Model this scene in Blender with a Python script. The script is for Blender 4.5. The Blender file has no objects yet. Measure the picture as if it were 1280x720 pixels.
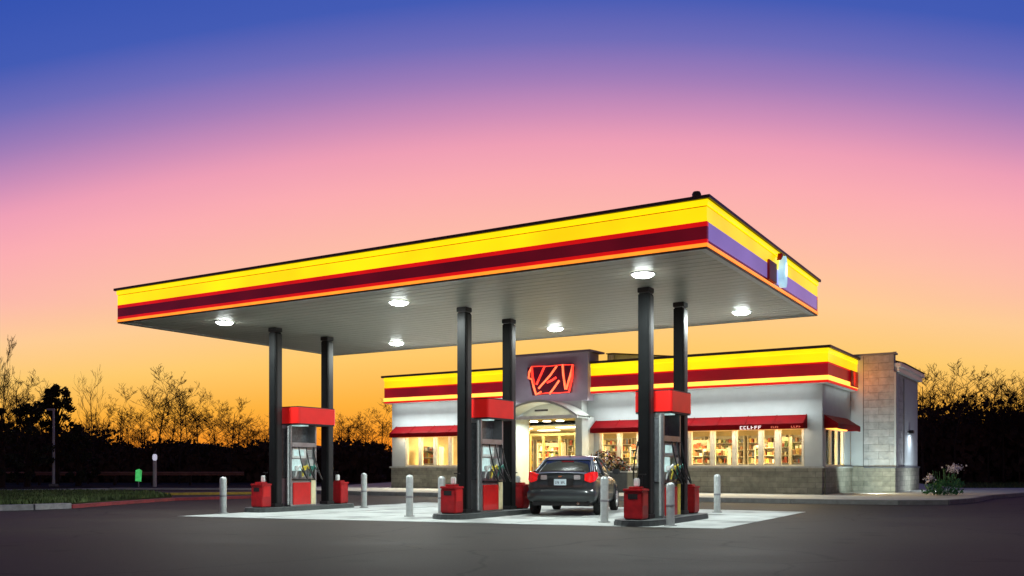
import bpy, bmesh, math, random
from mathutils import Vector, Matrix
random.seed(7)
R = math.radians
scn = bpy.context.scene
COL = scn.collection
F = 1142.7
CAMH = 1.2
HOR = 583.0

def lin(c):
    return tuple(((x/255)/12.92 if x/255 <= 0.04045 else ((x/255+0.055)/1.055)**2.4) for x in c)

def gp(px, py, z=0.0):
    """ground point seen at photo pixel"""
    d = (CAMH-z)*F/(py-HOR)
    return ((px-640)/F*d, d)

# ------------------------------------------------------------------ materials
def mat(name, col, rough=0.5, metal=0.0, var=0.12, scale=6.0, bump=0.0, bscale=40.0, spec=0.5, coat=0.0,
        emit=None, estr=0.0, dirt=None):
    m = bpy.data.materials.new(name); m.use_nodes = True
    nt = m.node_tree; b = nt.nodes['Principled BSDF']
    tc = nt.nodes.new('ShaderNodeTexCoord')
    n = nt.nodes.new('ShaderNodeTexNoise'); n.inputs['Scale'].default_value = scale
    n.inputs['Detail'].default_value = 6; n.inputs['Roughness'].default_value = 0.6
    nt.links.new(tc.outputs['Object'], n.inputs['Vector'])
    r = nt.nodes.new('ShaderNodeValToRGB')
    r.color_ramp.elements[0].position = 0.3; r.color_ramp.elements[1].position = 0.7
    lo = dirt if dirt else tuple(c*(1-var) for c in col)
    r.color_ramp.elements[0].color = (*lo, 1)
    r.color_ramp.elements[1].color = (*[min(1, c*(1+var)) for c in col], 1)
    nt.links.new(n.outputs['Fac'], r.inputs['Fac'])
    nt.links.new(r.outputs['Color'], b.inputs['Base Color'])
    mr = nt.nodes.new('ShaderNodeMapRange')
    mr.inputs['To Min'].default_value = max(0.02, rough-0.08); mr.inputs['To Max'].default_value = min(1, rough+0.1)
    nt.links.new(n.outputs['Fac'], mr.inputs['Value']); nt.links.new(mr.outputs['Result'], b.inputs['Roughness'])
    b.inputs['Metallic'].default_value = metal
    b.inputs['Specular IOR Level'].default_value = spec
    b.inputs['Coat Weight'].default_value = coat
    if bump:
        n2 = nt.nodes.new('ShaderNodeTexNoise'); n2.inputs['Scale'].default_value = bscale; n2.inputs['Detail'].default_value = 4
        nt.links.new(tc.outputs['Object'], n2.inputs['Vector'])
        bp = nt.nodes.new('ShaderNodeBump'); bp.inputs['Strength'].default_value = bump; bp.inputs['Distance'].default_value = 0.02
        nt.links.new(n2.outputs['Fac'], bp.inputs['Height']); nt.links.new(bp.outputs['Normal'], b.inputs['Normal'])
    if emit:
        b.inputs['Emission Color'].default_value = (*emit, 1); b.inputs['Emission Strength'].default_value = estr
    return m

def emat(name, col, s, base=None, var=0.1, scale=1.5, rough=0.35):
    """backlit acrylic / lamp / added glow: slight unevenness of the lamps behind it"""
    m = bpy.data.materials.new(name); m.use_nodes = True
    nt = m.node_tree; b = nt.nodes['Principled BSDF']
    b.inputs['Base Color'].default_value = (*(base or col), 1); b.inputs['Roughness'].default_value = rough
    tc = nt.nodes.new('ShaderNodeTexCoord'); n = nt.nodes.new('ShaderNodeTexNoise'); n.inputs['Scale'].default_value = scale
    nt.links.new(tc.outputs['Object'], n.inputs['Vector'])
    mr = nt.nodes.new('ShaderNodeMapRange'); mr.inputs['From Min'].default_value = .3; mr.inputs['From Max'].default_value = .7
    mr.inputs['To Min'].default_value = s*(1-var); mr.inputs['To Max'].default_value = s*(1+var)
    nt.links.new(n.outputs['Fac'], mr.inputs['Value']); nt.links.new(mr.outputs['Result'], b.inputs['Emission Strength'])
    b.inputs['Emission Color'].default_value = (*col, 1)
    return m

def brickmat(name, c1, c2, mortar, bw, bh, ms=0.012, rough=0.85, bump=0.5, offset=.5):
    m = bpy.data.materials.new(name); m.use_nodes = True
    nt = m.node_tree; b = nt.nodes['Principled BSDF']; L = nt.links
    tc = nt.nodes.new('ShaderNodeTexCoord')
    sp = nt.nodes.new('ShaderNodeSeparateXYZ'); L.new(tc.outputs['Object'], sp.inputs[0])
    ad = nt.nodes.new('ShaderNodeMath'); ad.operation = 'ADD'; L.new(sp.outputs[0], ad.inputs[0]); L.new(sp.outputs[1], ad.inputs[1])
    cb = nt.nodes.new('ShaderNodeCombineXYZ'); L.new(ad.outputs[0], cb.inputs[0]); L.new(sp.outputs[2], cb.inputs[1])
    bt = nt.nodes.new('ShaderNodeTexBrick'); L.new(cb.outputs[0], bt.inputs['Vector'])
    bt.inputs['Scale'].default_value = 1; bt.inputs['Brick Width'].default_value = bw; bt.inputs['Row Height'].default_value = bh
    bt.inputs['Mortar Size'].default_value = ms; bt.offset = offset
    bt.inputs['Color1'].default_value = (*c1, 1); bt.inputs['Color2'].default_value = (*c2, 1); bt.inputs['Mortar'].default_value = (*mortar, 1)
    n = nt.nodes.new('ShaderNodeTexNoise'); n.inputs['Scale'].default_value = 5; n.inputs['Detail'].default_value = 8
    L.new(tc.outputs['Object'], n.inputs['Vector'])
    mr = nt.nodes.new('ShaderNodeMapRange'); mr.inputs['To Min'].default_value = .5; mr.inputs['To Max'].default_value = 1.45
    L.new(n.outputs['Fac'], mr.inputs['Value'])
    mx = nt.nodes.new('ShaderNodeVectorMath'); mx.operation = 'SCALE'; L.new(bt.outputs['Color'], mx.inputs[0]); L.new(mr.outputs['Result'], mx.inputs['Scale'])
    L.new(mx.outputs[0], b.inputs['Base Color']); b.inputs['Roughness'].default_value = rough
    bp = nt.nodes.new('ShaderNodeBump'); bp.inputs['Strength'].default_value = bump; bp.inputs['Distance'].default_value = 0.03
    a2 = nt.nodes.new('ShaderNodeMath'); a2.operation = 'SUBTRACT'; L.new(n.outputs['Fac'], a2.inputs[0]); L.new(bt.outputs['Fac'], a2.inputs[1])
    L.new(a2.outputs[0], bp.inputs['Height']); L.new(bp.outputs['Normal'], b.inputs['Normal'])
    return m

def asphalt():
    m = bpy.data.materials.new('asphalt'); m.use_nodes = True
    nt = m.node_tree; b = nt.nodes['Principled BSDF']; L = nt.links
    tc = nt.nodes.new('ShaderNodeTexCoord')
    mp = nt.nodes.new('ShaderNodeMapping'); mp.inputs['Rotation'].default_value = (0, 0, R(25)); mp.inputs['Scale'].default_value = (.25, 1, 1)
    L.new(tc.outputs['Object'], mp.inputs[0])
    big = nt.nodes.new('ShaderNodeTexNoise'); big.inputs['Scale'].default_value = .45; big.inputs['Detail'].default_value = 5
    L.new(mp.outputs[0], big.inputs['Vector'])
    fine = nt.nodes.new('ShaderNodeTexNoise'); fine.inputs['Scale'].default_value = 55; fine.inputs['Detail'].default_value = 3
    L.new(tc.outputs['Object'], fine.inputs['Vector'])
    r = nt.nodes.new('ShaderNodeValToRGB'); r.color_ramp.elements[0].position = .3; r.color_ramp.elements[1].position = .72
    r.color_ramp.elements[0].color = (.024, .021, .018, 1); r.color_ramp.elements[1].color = (.054, .047, .040, 1)
    L.new(big.outputs['Fac'], r.inputs['Fac'])
    mr = nt.nodes.new('ShaderNodeMapRange'); mr.inputs['From Min'].default_value = .3; mr.inputs['From Max'].default_value = .7
    mr.inputs['To Min'].default_value = .75; mr.inputs['To Max'].default_value = 1.3
    L.new(fine.outputs['Fac'], mr.inputs['Value'])
    mx = nt.nodes.new('ShaderNodeVectorMath'); mx.operation = 'SCALE'; L.new(r.outputs['Color'], mx.inputs[0]); L.new(mr.outputs['Result'], mx.inputs['Scale'])
    # oil drips and patches
    v = nt.nodes.new('ShaderNodeTexVoronoi'); v.inputs['Scale'].default_value = .8; L.new(tc.outputs['Object'], v.inputs['Vector'])
    vr = nt.nodes.new('ShaderNodeMapRange'); vr.inputs['From Min'].default_value = .05; vr.inputs['From Max'].default_value = .22
    vr.inputs['To Min'].default_value = .6; vr.inputs['To Max'].default_value = 1.; L.new(v.outputs['Distance'], vr.inputs['Value'])
    mx2 = nt.nodes.new('ShaderNodeVectorMath'); mx2.operation = 'SCALE'; L.new(mx.outputs[0], mx2.inputs[0]); L.new(vr.outputs['Result'], mx2.inputs['Scale'])
    ve = nt.nodes.new('ShaderNodeTexVoronoi'); ve.feature = 'DISTANCE_TO_EDGE'; ve.inputs['Scale'].default_value = .22
    wv = nt.nodes.new('ShaderNodeVectorMath'); wv.operation = 'SCALE'; L.new(big.outputs['Color'], wv.inputs[0]); wv.inputs['Scale'].default_value = 1.6
    wa_ = nt.nodes.new('ShaderNodeVectorMath'); wa_.operation = 'ADD'; L.new(tc.outputs['Object'], wa_.inputs[0]); L.new(wv.outputs[0], wa_.inputs[1]); L.new(wa_.outputs[0], ve.inputs['Vector'])
    vc = nt.nodes.new('ShaderNodeMapRange'); vc.inputs['From Min'].default_value = .0; vc.inputs['From Max'].default_value = .01; vc.inputs['To Min'].default_value = .45; vc.inputs['To Max'].default_value = 1.
    L.new(ve.outputs['Distance'], vc.inputs['Value'])
    mx3 = nt.nodes.new('ShaderNodeVectorMath'); mx3.operation = 'SCALE'; L.new(mx2.outputs[0], mx3.inputs[0]); L.new(vc.outputs['Result'], mx3.inputs['Scale'])
    L.new(mx3.outputs[0], b.inputs['Base Color'])
    rr = nt.nodes.new('ShaderNodeMapRange'); rr.inputs['To Min'].default_value = .55; rr.inputs['To Max'].default_value = .85
    L.new(big.outputs['Fac'], rr.inputs['Value']); L.new(rr.outputs['Result'], b.inputs['Roughness'])
    b.inputs['Specular IOR Level'].default_value = .1
    bp = nt.nodes.new('ShaderNodeBump'); bp.inputs['Strength'].default_value = .35; bp.inputs['Distance'].default_value = .01
    L.new(fine.outputs['Fac'], bp.inputs['Height']); L.new(bp.outputs['Normal'], b.inputs['Normal'])
    return m

def glassmat(name, tint=(.9, .95, .95), refl=.12):
    m = bpy.data.materials.new(name); m.use_nodes = True
    nt = m.node_tree; nt.nodes.clear(); L = nt.links
    o = nt.nodes.new('ShaderNodeOutputMaterial'); t = nt.nodes.new('ShaderNodeBsdfTransparent'); t.inputs[0].default_value = (*tint, 1)
    g = nt.nodes.new('ShaderNodeBsdfGlossy'); g.inputs['Roughness'].default_value = .03
    fr = nt.nodes.new('ShaderNodeLayerWeight'); fr.inputs['Blend'].default_value = refl
    mx = nt.nodes.new('ShaderNodeMixShader'); L.new(fr.outputs['Fresnel'], mx.inputs[0]); L.new(t.outputs[0], mx.inputs[1]); L.new(g.outputs[0], mx.inputs[2])
    L.new(mx.outputs[0], o.inputs[0]); return m

M = {}
M['asphalt'] = asphalt()
M['concrete'] = mat('concrete_pad', (.40, .425, .41), .75, var=.2, scale=1.2, bump=.15, bscale=60)
def stained(m, sc=.9, lo=.45, fmin=.12, fmax=.42):
    nt = m.node_tree; b = nt.nodes['Principled BSDF']; L = nt.links
    src = b.inputs['Base Color'].links[0].from_socket
    tc = nt.nodes.new('ShaderNodeTexCoord'); v = nt.nodes.new('ShaderNodeTexVoronoi'); v.inputs['Scale'].default_value = sc
    n = nt.nodes.new('ShaderNodeTexNoise'); n.inputs['Scale'].default_value = 3; n.inputs['Detail'].default_value = 6
    L.new(tc.outputs['Object'], n.inputs['Vector'])
    sc1 = nt.nodes.new('ShaderNodeVectorMath'); sc1.operation = 'SCALE'; L.new(n.outputs['Color'], sc1.inputs[0]); sc1.inputs['Scale'].default_value = .6
    a1 = nt.nodes.new('ShaderNodeVectorMath'); a1.operation = 'ADD'; L.new(tc.outputs['Object'], a1.inputs[0]); L.new(sc1.outputs[0], a1.inputs[1]); L.new(a1.outputs[0], v.inputs['Vector'])
    r = nt.nodes.new('ShaderNodeMapRange'); r.inputs['From Min'].default_value = fmin; r.inputs['From Max'].default_value = fmax; r.inputs['To Min'].default_value = lo; r.inputs['To Max'].default_value = 1
    L.new(v.outputs['Distance'], r.inputs['Value'])
    s_ = nt.nodes.new('ShaderNodeVectorMath'); s_.operation = 'SCALE'; L.new(src, s_.inputs[0]); L.new(r.outputs['Result'], s_.inputs['Scale']); L.new(s_.outputs[0], b.inputs['Base Color'])
stained(M['concrete'], .7, .42)
M['walk'] = mat('sidewalk_concrete', (.52, .52, .47), .8, spec=.1, var=.15, scale=2, bump=.2, bscale=50)
M['kerbc'] = mat('kerb_concrete', (.22, .23, .22), .8, var=.2, scale=5)
M['islandc'] = mat('island_concrete', (.07, .08, .08), .6, var=.2, scale=6, bump=.1)
M['redkerb'] = mat('red_kerb_strip', (.26, .025, .035), .6, var=.4, scale=4)  # dull red of the low strip along the island edge
M['yellowlit'] = mat('yellow_kerb_light', (.62, .42, .05), .6, var=.3, scale=6)  # light along the far kerb, put in as yellow colour
M['whiteline'] = mat('white_line_paint', (.27, .27, .29), .6, var=.3, scale=6)
M['grass'] = mat('grass_blades', (.075, .115, .035), .8, var=.5, scale=.6)
M['grassground'] = mat('grass_ground', (.035, .045, .018), .95, spec=.08, var=.4, scale=.5, bump=.4, bscale=20)
M['soil'] = mat('dark_ground', (.03, .028, .02), .95, spec=.08, var=.3, scale=.3)
M['yellow'] = emat('yellow_backlit_fascia', (1, .66, .0), 1.12, (.8, .55, .02), .22, .45)
M['yellow2'] = emat('yellow_backlit_fascia_upper', (1, .73, .0), 1.15, (.8, .6, .02), .08, .9)
M['groove'] = mat('fascia_joint_shade', (.45, .16, .02), .6)  # joint strip; orange-brown put in for the shadow the glow hides
M['redlit'] = emat('red_backlit_edge', (.72, .004, .003), .85, (.5, .01, .01), .2, 1)
M['maroon'] = emat('maroon_fascia', (.11, .001, .006), .75, (.07, .008, .018), .35, .7, .25)
M['lilac'] = emat('lilac_glow_fascia', (.22, .155, .47), .75, (.5, .42, .75), .12, .8)  # unlit panel: sky tint put into its colour, glow added to brighten it
M['maroonstore'] = emat('deep_red_fascia', (.24, .001, .006), .9, (.12, .008, .018), .3, .7, .3)
M['orange'] = emat('orange_neon_strip', (1, .27, .02), 1.4, (.6, .2, .02), .12, 2)
M['orangehot'] = emat('yellow_orange_neon_strip', (1, .45, .06), 2.2, (.6, .3, .05), .12, 2)
M['towercap'] = mat('mauve_coping', (.20, .17, .20), .5, .2)
M['captrim'] = mat('dark_bronze_coping', (.07, .055, .05), .45, .4)
M['soffit'] = mat('white_metal_soffit', (.54, .52, .44), .42, .1, var=.06, scale=1)
M['soffitrim'] = mat('soffit_trim', (.6, .62, .6), .4)
M['graphite'] = mat('graphite_column_cladding', (.007, .008, .0085), .45, .0, var=.2, scale=3, spec=.15)
M['black'] = mat('black_plastic', (.012, .012, .013), .45)
M['steel'] = mat('brushed_stainless', (.42, .45, .46), .32, .85, var=.12, scale=8)
M['galv'] = mat('galvanised_steel', (.50, .54, .53), .42, .35, var=.15, scale=9)
M['redpaint'] = mat('red_enamel', (.60, .013, .012), .35, coat=.3, var=.15, scale=3)
M['redplastic'] = mat('red_plastic_bin', (.45, .008, .012), .4, var=.25, scale=6)
M['valance'] = emat('red_lit_valance', (.8, .006, .004), .22, (.62, .015, .012), .25, 2.2)
M['cream'] = mat('cream_panel', (.75, .66, .40), .4, var=.1)
M['yellowplastic'] = mat('yellow_nozzle_plastic', (.85, .68, .08), .4)
M['greenplastic'] = mat('green_hose_plastic', (.04, .22, .18), .4)
M['white'] = mat('white_paint', (.75, .78, .76), .45, var=.08)
M['archpaint'] = mat('pale_grey_render', (.50, .55, .53), .6, var=.08, scale=2)
M['screen'] = mat('grey_display_panel', (.10, .11, .12), .2, var=.3, scale=12)
M['led'] = emat('pump_screen_light', (.5, .75, .72), .9, (.2, .2, .2), .3, 6)
M['lens'] = emat('canopy_lamp_lens', (.92, 1, .97), 34, (1, 1, 1), .02)
M['wall'] = mat('grey_stucco', (.47, .52, .53), .85, var=.05, scale=2.5, bump=.15, bscale=90)
M['towerwall'] = mat('mauve_grey_stucco', (.42, .39, .46), .85, var=.06, scale=2.5, bump=.15, bscale=90)
M['stone'] = brickmat('grey_split_stone', (.19, .19, .15), (.28, .275, .22), (.15, .15, .12), .6, .2, .008)
M['paleblock'] = brickmat('pale_stone_block', (.36, .38, .38), (.44, .46, .46), (.32, .34, .34), .8, .3, .006, bump=1.0)
M['ledge'] = mat('stone_ledge', (.36, .38, .36), .7, var=.15)
M['darkledge'] = mat('dark_ledge', (.10, .11, .12), .7)
M['awning'] = mat('red_awning_metal', (.19, .001, .004), .6, spec=.08, var=.18, scale=3)
M['frame'] = mat('cream_window_frame', (.80, .75, .60), .4)
M['bronze'] = mat('yellow_door_frame', (.60, .42, .12), .35, .4)
M['glass'] = glassmat('window_glass')
M['warmtube'] = emat('warm_awning_tube', (1, .36, .04), 2.6, (1, .6, .2), .1, 2)
M['inwall'] = mat('warm_interior_wall', (.60, .46, .24), .8, var=.2, scale=1.5)
M['infloor'] = mat('tile_floor', (.4, .36, .28), .35)
M['ceil'] = mat('ceiling_tile', (.7, .66, .55), .8)
M['panel'] = emat('ceiling_light_panel', (1, .86, .6), 9, (1, 1, 1), .02)
M['shelf'] = mat('shelf_metal', (.5, .46, .38), .5)
M['roofmetal'] = mat('green_grey_roof_metal', (.5, .58, .5), .5, .2)
M['greymetal'] = mat('grey_roof_metal', (.28, .29, .29), .5, .2)
M['neon'] = emat('red_neon_tube', (1, .035, .02), 1.6, (1, .1, .05), .35, 3)
M['neonhot'] = emat('orange_neon_tube', (1, .13, .05), 1.7, (1, .3, .1), .3, 3)
M['signback'] = emat('dark_red_sign_face', (.10, .0, .012), .35, (.06, .005, .01), .6, 3)
M['rimdark'] = M['black']
M['emblemblue'] = emat('pale_blue_sign', (.35, .68, .85), .9, (.5, .7, .8), .2, 4)
M['emblemwhite'] = emat('white_sign', (.9, .95, 1), 1, (.8, .8, .8), .1, 4)
M['letter'] = emat('white_lettering', (1, .75, .75), .9, (.8, .8, .8), .2, 4)
M['letterred'] = emat('pale_red_lettering', (.9, .16, .10), .7, (.6, .2, .1), .2, 4)
M['bark'] = mat('bark', (.028, .015, .010), .95, var=.3, scale=4)
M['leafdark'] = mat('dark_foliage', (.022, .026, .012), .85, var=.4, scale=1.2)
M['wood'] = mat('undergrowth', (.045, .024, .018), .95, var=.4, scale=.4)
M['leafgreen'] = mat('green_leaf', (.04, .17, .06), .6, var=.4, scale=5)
M['blossom'] = mat('white_blossom', (.75, .70, .78), .7, var=.1)
M['carpaint'] = mat('dark_grey_car_paint', (.045, .052, .056), .32, .35, coat=.5, var=.06, scale=2)
M['carglass'] = mat('dark_car_glass', (.008, .010, .011), .04, coat=1, spec=.9)
M['rubber'] = mat('tyre_rubber', (.012, .012, .012), .85)
M['rim'] = mat('alloy_rim', (.6, .6, .6), .3, .9)
M['tail'] = emat('red_tail_lamp', (1, .02, .02), .38, (.6, .01, .01), .4, 14, .1)
M['clearlens'] = mat('clear_lamp_lens', (.45, .47, .5), .12, .3, coat=1)
M['plate'] = mat('licence_plate', (.62, .74, .80), .4, var=.06)
M['ink'] = mat('dark_blue_ink', (.02, .03, .08), .5)
M['chrome'] = mat('chrome', (.7, .7, .7), .12, 1)
M['greensign'] = emat('green_sign_face', (.10, .8, .2), .5, (.05, .5, .12), .3, 5)
M['polewhite'] = mat('pale_pole_paint', (.5, .52, .54), .5)
M['lampglow'] = emat('path_lamp_glow', (.8, .8, 1), .55, (.8, .8, .8), .1)
M['rail'] = mat('weathered_rail', (.24, .11, .09), .6, var=.3, scale=2)
M['copper'] = mat('mulch', (.05, .03, .02), .9)

# ------------------------------------------------------------------ mesh builder
class MB:
    def __init__(s): s.v = []; s.f = []; s.m = []; s.sm = []
    def add(s, vs, fs, mi=0, smooth=False):
        o = len(s.v); s.v += [tuple(p) for p in vs]
        for f in fs: s.f.append(tuple(i+o for i in f)); s.m.append(mi); s.sm.append(smooth)
    def box(s, x0, x1, y0, y1, z0, z1, mi=0, b=0.0):
        if b <= 0:
            vs = [(x, y, z) for z in (z0, z1) for y in (y0, y1) for x in (x0, x1)]
            s.add(vs, [(0, 2, 3, 1), (4, 5, 7, 6), (0, 1, 5, 4), (1, 3, 7, 5), (3, 2, 6, 7), (2, 0, 4, 6)], mi)
        else:
            bm = bmesh.new(); bmesh.ops.create_cube(bm, size=1)
            for v in bm.verts:
                v.co = Vector(((x0+x1)/2+v.co.x*(x1-x0), (y0+y1)/2+v.co.y*(y1-y0), (z0+z1)/2+v.co.z*(z1-z0)))
            bmesh.ops.bevel(bm, geom=list(bm.edges), offset=b, segments=2, affect='EDGES')
            bm.verts.index_update()
            s.add([v.co for v in bm.verts], [tuple(v.index for v in f.verts) for f in bm.faces], mi); bm.free()
        return s
    def prism(s, poly, z0, z1, mi=0):
        n = len(poly)
        a = sum(poly[i][0]*poly[(i+1) % n][1]-poly[(i+1) % n][0]*poly[i][1] for i in range(n))
        if a < 0: poly = poly[::-1]
        s.add([(x, y, z0) for x, y in poly]+[(x, y, z1) for x, y in poly],
              [tuple(range(n-1, -1, -1)), tuple(range(n, 2*n))]+[(i, (i+1) % n, n+(i+1) % n, n+i) for i in range(n)], mi)
        return s
    def prismx(s, poly, x0, x1, mi=0):
        """poly in (y,z), extruded along x"""
        n = len(poly)
        s.add([(x0, y, z) for y, z in poly]+[(x1, y, z) for y, z in poly],
              [tuple(range(n-1, -1, -1)), tuple(range(n, 2*n))]+[(i, (i+1) % n, n+(i+1) % n, n+i) for i in range(n)], mi)
        return s
    def prismy(s, poly, y0, y1, mi=0):
        n = len(poly)
        s.add([(x, y0, z) for x, z in poly]+[(x, y1, z) for x, z in poly],
              [tuple(range(n)), tuple(range(2*n-1, n-1, -1))]+[(i, n+i, n+(i+1) % n, (i+1) % n) for i in range(n)], mi)
        return s
    def tube(s, pts, r, n=8, mi=0, caps=True, r2=None):
        pts = [Vector(p) for p in pts]; k = len(pts)
        if not hasattr(r, '__len__'): r = [r+((r2 if r2 is not None else r)-r)*i/max(1, k-1) for i in range(k)]
        vs = []; ref = None
        for i, p in enumerate(pts):
            t = (pts[min(i+1, k-1)]-pts[max(i-1, 0)])
            t = t.normalized() if t.length > 1e-9 else Vector((0, 0, 1))
            if ref is None: ref = Vector((1, 0, 0)) if abs(t.x) < .9 else Vector((0, 1, 0))
            a = (ref-t*ref.dot(t)).normalized(); b_ = t.cross(a); ref = a
            for j in range(n):
                an = 2*math.pi*j/n; vs.append(p+(a*math.cos(an)+b_*math.sin(an))*r[i])
        fs = [(i*n+j, i*n+(j+1) % n, (i+1)*n+(j+1) % n, (i+1)*n+j) for i in range(k-1) for j in range(n)]
        s.add(vs, fs, mi, True)
        if caps: s.add(vs[:n], [tuple(range(n-1, -1, -1))], mi); s.add(vs[-n:], [tuple(range(n))], mi)
        return s
    def cyl(s, c, r, z0, z1, n=20, mi=0, r2=None):
        return s.tube([(c[0], c[1], z0), (c[0], c[1], z1)], r, n, mi, True, r2)
    def lathe(s, c, prof, n=20, mi=0):
        vs = [(c[0]+r*math.cos(2*math.pi*j/n), c[1]+r*math.sin(2*math.pi*j/n), z) for r, z in prof for j in range(n)]
        s.add(vs, [(i*n+j, i*n+(j+1) % n, (i+1)*n+(j+1) % n, (i+1)*n+j) for i in range(len(prof)-1) for j in range(n)], mi, True)
        return s
    def ring(s, x0, x1, y0, y1, z0, z1, t, mi=0, sides='nesw'):
        """hollow rectangle of wall thickness t (outer dims given), butted"""
        if 's' in sides: s.box(x0, x1, y0, y0+t, z0, z1, mi)
        if 'n' in sides: s.box(x0, x1, y1-t, y1, z0, z1, mi)
        if 'e' in sides: s.box(x1-t, x1, y0+t, y1-t, z0, z1, mi)
        if 'w' in sides: s.box(x0, x0+t, y0+t, y1-t, z0, z1, mi)
        return s

def mk(name, mb, mats, parent=None, loc=(0, 0, 0), rz=0, label=None, cat=None, group=None, kind=None):
    me = bpy.data.meshes.new(name); me.from_pydata(mb.v, [], mb.f)
    if not isinstance(mats, (list, tuple)): mats = [mats]
    for m in mats: me.materials.append(M[m] if isinstance(m, str) else m)
    me.polygons.foreach_set('material_index', mb.m); me.polygons.foreach_set('use_smooth', mb.sm); me.update()
    o = bpy.data.objects.new(name, me); COL.objects.link(o); o.location = loc; o.rotation_euler = (0, 0, rz)
    if parent: o.parent = parent
    tag(o, label, cat, group, kind); return o

def tag(o, label=None, cat=None, group=None, kind=None):
    if label: o['label'] = label
    if cat: o['category'] = cat
    if group: o['group'] = group
    if kind: o['kind'] = kind
    return o

def thing(name, loc=(0, 0, 0), rz=0, label=None, cat=None, group=None):
    o = bpy.data.objects.new(name, None); COL.objects.link(o); o.location = loc; o.rotation_euler = (0, 0, rz)
    o.empty_display_size = .2
    return tag(o, label, cat, group)

def dup(o, parent=None, loc=None, rz=None, label=None, scale=None):
    c = o.copy(); COL.objects.link(c)
    if parent: c.parent = parent
    if loc is not None: c.location = loc
    if rz is not None: c.rotation_euler = (0, 0, rz)
    if label: c['label'] = label
    if scale: c.scale = scale
    for ch in list(o.children): dup(ch, c)
    return c

def lamp(name, typ, loc, power, color, size=.5, rot=(0, 0, 0), sizey=None, parent=None, spot=None):
    l = bpy.data.lights.new(name, typ); l.energy = power; l.color = color
    if typ == 'AREA':
        l.shape = 'RECTANGLE' if sizey else 'DISK'; l.size = size
        if sizey: l.size_y = sizey
    elif typ == 'SPOT': l.spot_size = spot or R(120); l.spot_blend = .8; l.shadow_soft_size = size
    else: l.shadow_soft_size = size
    o = bpy.data.objects.new(name, l); COL.objects.link(o); o.location = loc; o.rotation_euler = rot
    if parent: o.parent = parent
    return o

# ------------------------------------------------------------------ camera, world
cam_d = bpy.data.cameras.new('camera'); cam = bpy.data.objects.new('camera', cam_d); COL.objects.link(cam)
cam.location = (0, 0, CAMH); cam.rotation_euler = (R(90), 0, 0)
cam_d.sensor_width = 36; cam_d.lens = F/1280*36; cam_d.shift_y = (HOR-360)/1280; cam_d.clip_end = 3000; cam_d.clip_start = .1
scn.camera = cam

w = bpy.data.worlds.new('World'); scn.world = w; w.use_nodes = True
nt = w.node_tree; nt.nodes.clear(); L = nt.links
out = nt.nodes.new('ShaderNodeOutputWorld'); bg = nt.nodes.new('ShaderNodeBackground'); L.new(bg.outputs[0], out.inputs[0])
tc = nt.nodes.new('ShaderNodeTexCoord'); sep = nt.nodes.new('ShaderNodeSeparateXYZ'); L.new(tc.outputs['Generated'], sep.inputs[0])
def mth(op, a, b=None, clamp=False):
    n = nt.nodes.new('ShaderNodeMath'); n.operation = op; n.use_clamp = clamp
    for i, q in enumerate((a, b)):
        if q is None: continue
        if isinstance(q, (int, float)): n.inputs[i].default_value = q
        else: L.new(q, n.inputs[i])
    return n.outputs[0]
X, Y, Z = sep.outputs
hl = mth('SQRT', mth('ADD', mth('ADD', mth('MULTIPLY', X, X), mth('MULTIPLY', Y, Y)), 1e-5))
ga = R(3)
cosaz = mth('DIVIDE', mth('ADD', mth('MULTIPLY', X, math.sin(ga)), mth('MULTIPLY', Y, math.cos(ga))), hl)
away = mth('SUBTRACT', 1., cosaz)
zc = mth('MAXIMUM', Z, 0.)
fade = mth('DIVIDE', zc, .16, True)
eff = mth('ADD', zc, mth('MULTIPLY', mth('MULTIPLY', away, .66), fade))
cr = nt.nodes.new('ShaderNodeValToRGB'); L.new(mth('DIVIDE', eff, 2.3), cr.inputs['Fac'])
stops = [(0, (244, 112, 26)), (.03, (250, 148, 40)), (.075, (252, 178, 62)), (.13, (253, 202, 108)), (.19, (254, 204, 148)), (.245, (253, 188, 168)),
         (.30, (251, 172, 178)), (.335, (238, 158, 182)), (.36, (206, 142, 184)), (.39, (160, 124, 184)), (.422, (112, 108, 184)), (.458, (66, 90, 180)), (.54, (38, 76, 174)),
         (.75, (46, 64, 130)), (1.2, (64, 64, 88)), (2.2, (60, 57, 66))]
els = cr.color_ramp.elements
els[0].position = 0; els[0].color = (*lin(stops[0][1]), 1); els[1].position = stops[-1][0]/2.3; els[1].color = (*lin(stops[-1][1]), 1)
for p, c in stops[1:-1]:
    e = els.new(p/2.3); e.color = (*lin(c), 1)
# thin cloud streaks: very soft large scale variation
nz = nt.nodes.new('ShaderNodeTexNoise'); nz.inputs['Scale'].default_value = 2.2; nz.inputs['Detail'].default_value = 4
mpw = nt.nodes.new('ShaderNodeMapping'); mpw.inputs['Scale'].default_value = (1, 1, 5); L.new(tc.outputs['Generated'], mpw.inputs[0]); L.new(mpw.outputs[0], nz.inputs['Vector'])
mrw = nt.nodes.new('ShaderNodeMapRange'); mrw.inputs['To Min'].default_value = .97; mrw.inputs['To Max'].default_value = 1.03; L.new(nz.outputs['Fac'], mrw.inputs['Value'])
sc_ = nt.nodes.new('ShaderNodeVectorMath'); sc_.operation = 'SCALE'; L.new(cr.outputs['Color'], sc_.inputs[0]); L.new(mrw.outputs['Result'], sc_.inputs['Scale'])
sky = nt.nodes.new('ShaderNodeTexSky'); sky.sky_type = 'NISHITA'; sky.sun_disc = False; sky.sun_elevation = R(0.5); sky.sun_rotation = R(3)
sk = nt.nodes.new('ShaderNodeVectorMath'); sk.operation = 'SCALE'; L.new(sky.outputs[0], sk.inputs[0]); sk.inputs['Scale'].default_value = .004
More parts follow.
